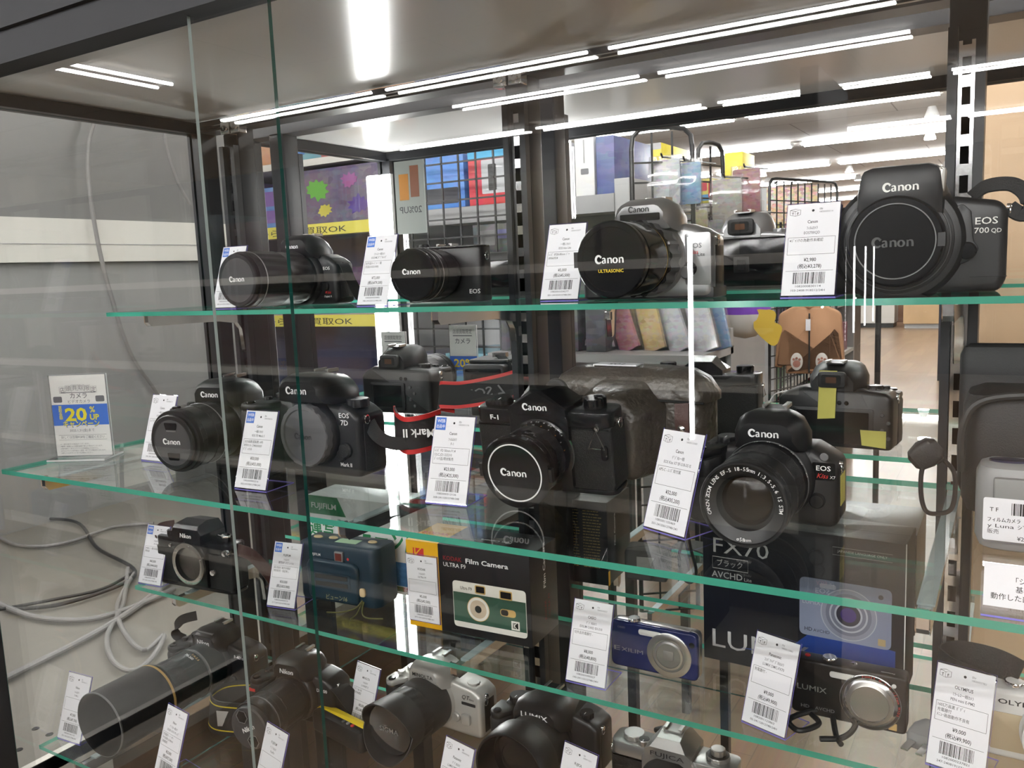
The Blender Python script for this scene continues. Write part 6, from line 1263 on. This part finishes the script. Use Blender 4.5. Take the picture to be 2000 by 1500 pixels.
mb = MB(); put_text(mb, 'EOS 7', 0, -6, 14, 0, T(2, 2.2, 52) @ RY(-10) @ RX(90) @ Matrix.Scale(-1, 4, (0, 1, 0)), .01, 'c', 62); mb.obj('lettering', MGR, o)
# black SLR edge behind the leather case
t = place('camera', 'black film SLR with silver lug half hidden behind the leather case', -.345, 1.085, zB, 182)
film_slr(t, 72, 72, 82, 34, 42, 100, BPAINT, BPAINT, LEATH); dial(t, -52, 16, 82, 11, 9, BPAINT, .8, mark=False); dial(t, 50, 16, 82, 11, 12, BPAINT, .8, mark=False)
MB().loft([[(-28, y, 80), (28, y, 80), (28, y, 86), (w1, y, z1), (-w1, y, z1), (-28, y, 86)] for y, w1, z1 in ((-6, 3, 101), (14, 15, 103), (36, 14, 97))]).obj('prism_finder', BPAINT, t, angle=20); lug(t, -73, 18, 66, True); lens(t, 42, zoom(30, 46, True), RINGL)
# top shelf, far side
t = place('camera', 'silver and black film SLR seen from behind on the far top shelf', -.285, 1.075, zA, 178)
dslr(t, wl=66, wr=60, hl=68, hr=66, D=36, ax=40, top=94, nose=-14, hw=28, bm=SILV, gm=BLK, gz=62, kind='n')
MB().prism(rect(-62, 56, 4, 62, 5), 0, 3, 1.2, 0, T(0, 38.6, 0) @ RZ(180) @ FRONT).obj('film_door', BLKG, t); back_side(t, -66, 60, 68, 39.5, 76, lcd=(-10, 10, 20, 40)); lens(t, 40, zoom(30, 50, True), RINGL)
t = place('camera', 'small dark compact half hidden by the middle post on the far top shelf', -.640, 1.055, zA, 180)
MB().prism(rect(-46, 46, 0, 30, 8), 0, 62, 5).obj('body', BLK, t); MB().prism(rect(-30, 30, 12, 50, 3), 0, 1.2, .3, 0, T(0, 30, 0) @ RZ(180) @ FRONT).obj('rear_screen', BLKG, t); button(t, 20, 14, 62, 5, 3)
# leaflets on the far case, seen from behind
for i, (u, v, Y, w, h) in enumerate(((770, 690, 1.2, .055, .078), (905, 680, 1.22, .056, .08))):
    p = at(u, v, Y); t = thing('campaign_stand', ('pale campaign leaflet stand beside the bright LED strip on the far shelf', 'pale campaign leaflet stand behind the camcorder on the far shelf')[i], 'sign stand', (p.x, Y, wz(zB) + .0005), 2)
    z0 = p.z - wz(zB) - h * .5
    mb = MB(1); mb.box(-w / 2, w / 2, 0, .003, 0, z0 + h); mb.m = [1, 1, 0, 1, 0, 1]; mb.box(-w / 2, w / 2, -.02, .024, 0, .002); mb.m = mb.m[:6] + [0, 0, 1, 1, 1, 1]; mb.obj('holder', [ACRY, ACEW], t)
    MB(1).box(-w / 2 + .001, w / 2 - .001, -.0012, -.0006, z0, z0 + h).obj('leaflet', MATS['leaflet_white'], t)
    mb = MB(1); Q = T(0, -.0014, z0) @ FRONT; mb.add([(-w / 2, h * .02, 0), (w / 2, h * .02, 0), (w / 2, h * .32, 0), (-w / 2, h * .32, 0)], [(0, 1, 2, 3)], 0, Q); put_text(mb, '20%', 0, h * .08, h * .18, 1, Q, .02, 'c', w * .7, 0, 1, .0003); put_text(mb, '店頭買取限定', 0, h * .82, h * .08, 2, Q, 0, 'c', w * .7); put_text(mb, 'カメラ', 0, h * .6, h * .1, 2, Q, .01); stroke(mb, [(-w * .35, h * .77), (w * .35, h * .77)], h * .02, 2, Q); mb.obj('print', [BLUE, YEL, INKG], t)
p = at(798, 385, 1.34); t = thing('hanging_notice', 'pale printed notice with orange picture and mirrored 20%UP hanging by the LED strip', 'notice', (p.x, 1.345, p.z), 4)
MB(1).box(-.034, .034, 0, .002, -.07, .07).obj('sheet', mat('pale_green_sheet', (.55, .60, .58), .5), t); mb = MB(1); Q = T(0, -.0004, 0) @ FRONT; mb.add([(-.024, -.005, 0), (-.002, -.005, 0), (-.002, .045, 0), (-.024, .045, 0)], [(0, 1, 2, 3)], 0, Q); mb.add([(.002, .0, 0), (.022, .0, 0), (.022, .06, 0), (.002, .06, 0)], [(0, 1, 2, 3)], 1, Q); put_text(mb, '20%UP', 0, 0, .013, 2, Q @ T(0, -.03, 0) @ Matrix.Scale(-1, 4, (1, 0, 0)), .01); mb.obj('print', [ORG, mat('rust_print', (.35, .14, .08), .5), INKG], t)
p = at(855, 225, 1.30); t = thing('shop_sign', 'pale acrylic sign with mirrored grey lettering under the far case top', 'sign', (p.x, 1.30, p.z), 0)
mb = MB(1); mb.box(-.075, .07, 0, .003, -.038, .035); mb.obj('sheet', mat('pale_sign', (.50, .54, .53), .3), t); mb = MB(1); put_text(mb, 'トレファク', 0, -.002, .022, 0, T(0, -.001, 0) @ FRONT @ Matrix.Scale(-1, 4, (1, 0, 0)), .03, 'c', .085); mb.obj('lettering', INKG, t)
# grey strap loops and small goods on the far third shelf
t = place('camera_strap', 'grey webbing strap looped on the far third shelf', -.355, 1.06, zC, 0, cat='strap', group=None)
ribbon_strap(t, [(-60, 0, 10), (-50, -10, 40), (-20, -12, 62), (20, -10, 58), (44, 0, 30), (48, 8, 6)], (.1, 1, 0), 34, GWEB, 2, 'webbing')
t = place('folded_pouch', 'grey folded pouch with a pale label on the far third shelf', -.43, 1.07, zC, 10, cat='pouch', group=None); MB().prism(rect(-30, 30, -20, 20, 6), 0, 46, 6).obj('pouch_body', GWEB, t); MB().box(-12, 12, -20.6, -20, 20, 36).obj('label', MATS['pale_label'], t)
t = place('cable', 'thin black cable loop hanging by the price card at 32,000 yen', -.395, 1.02, zC, 0, cat='cable', group=None); MB().tube(smooth_path([(40, 0, 90), (30, -4, 60), (34, -4, 30), (46, -4, 24), (52, -2, 40), (44, 0, 70), (38, 2, 100)], 6), 2, 8).obj('lead', BLC, t)
t = place('camera_box', 'black carton lying flat behind the tall printed carton on the far shelf', -.165, 1.02, zC, 0, cat='box', group='camera boxes'); MB().prism(rect(-70, 80, 0, 120, 1), 0, 120, .8).obj('carton', KB, t); word(t, 'LUMIX', 10, -.3, 90, 9, MGR, 0)
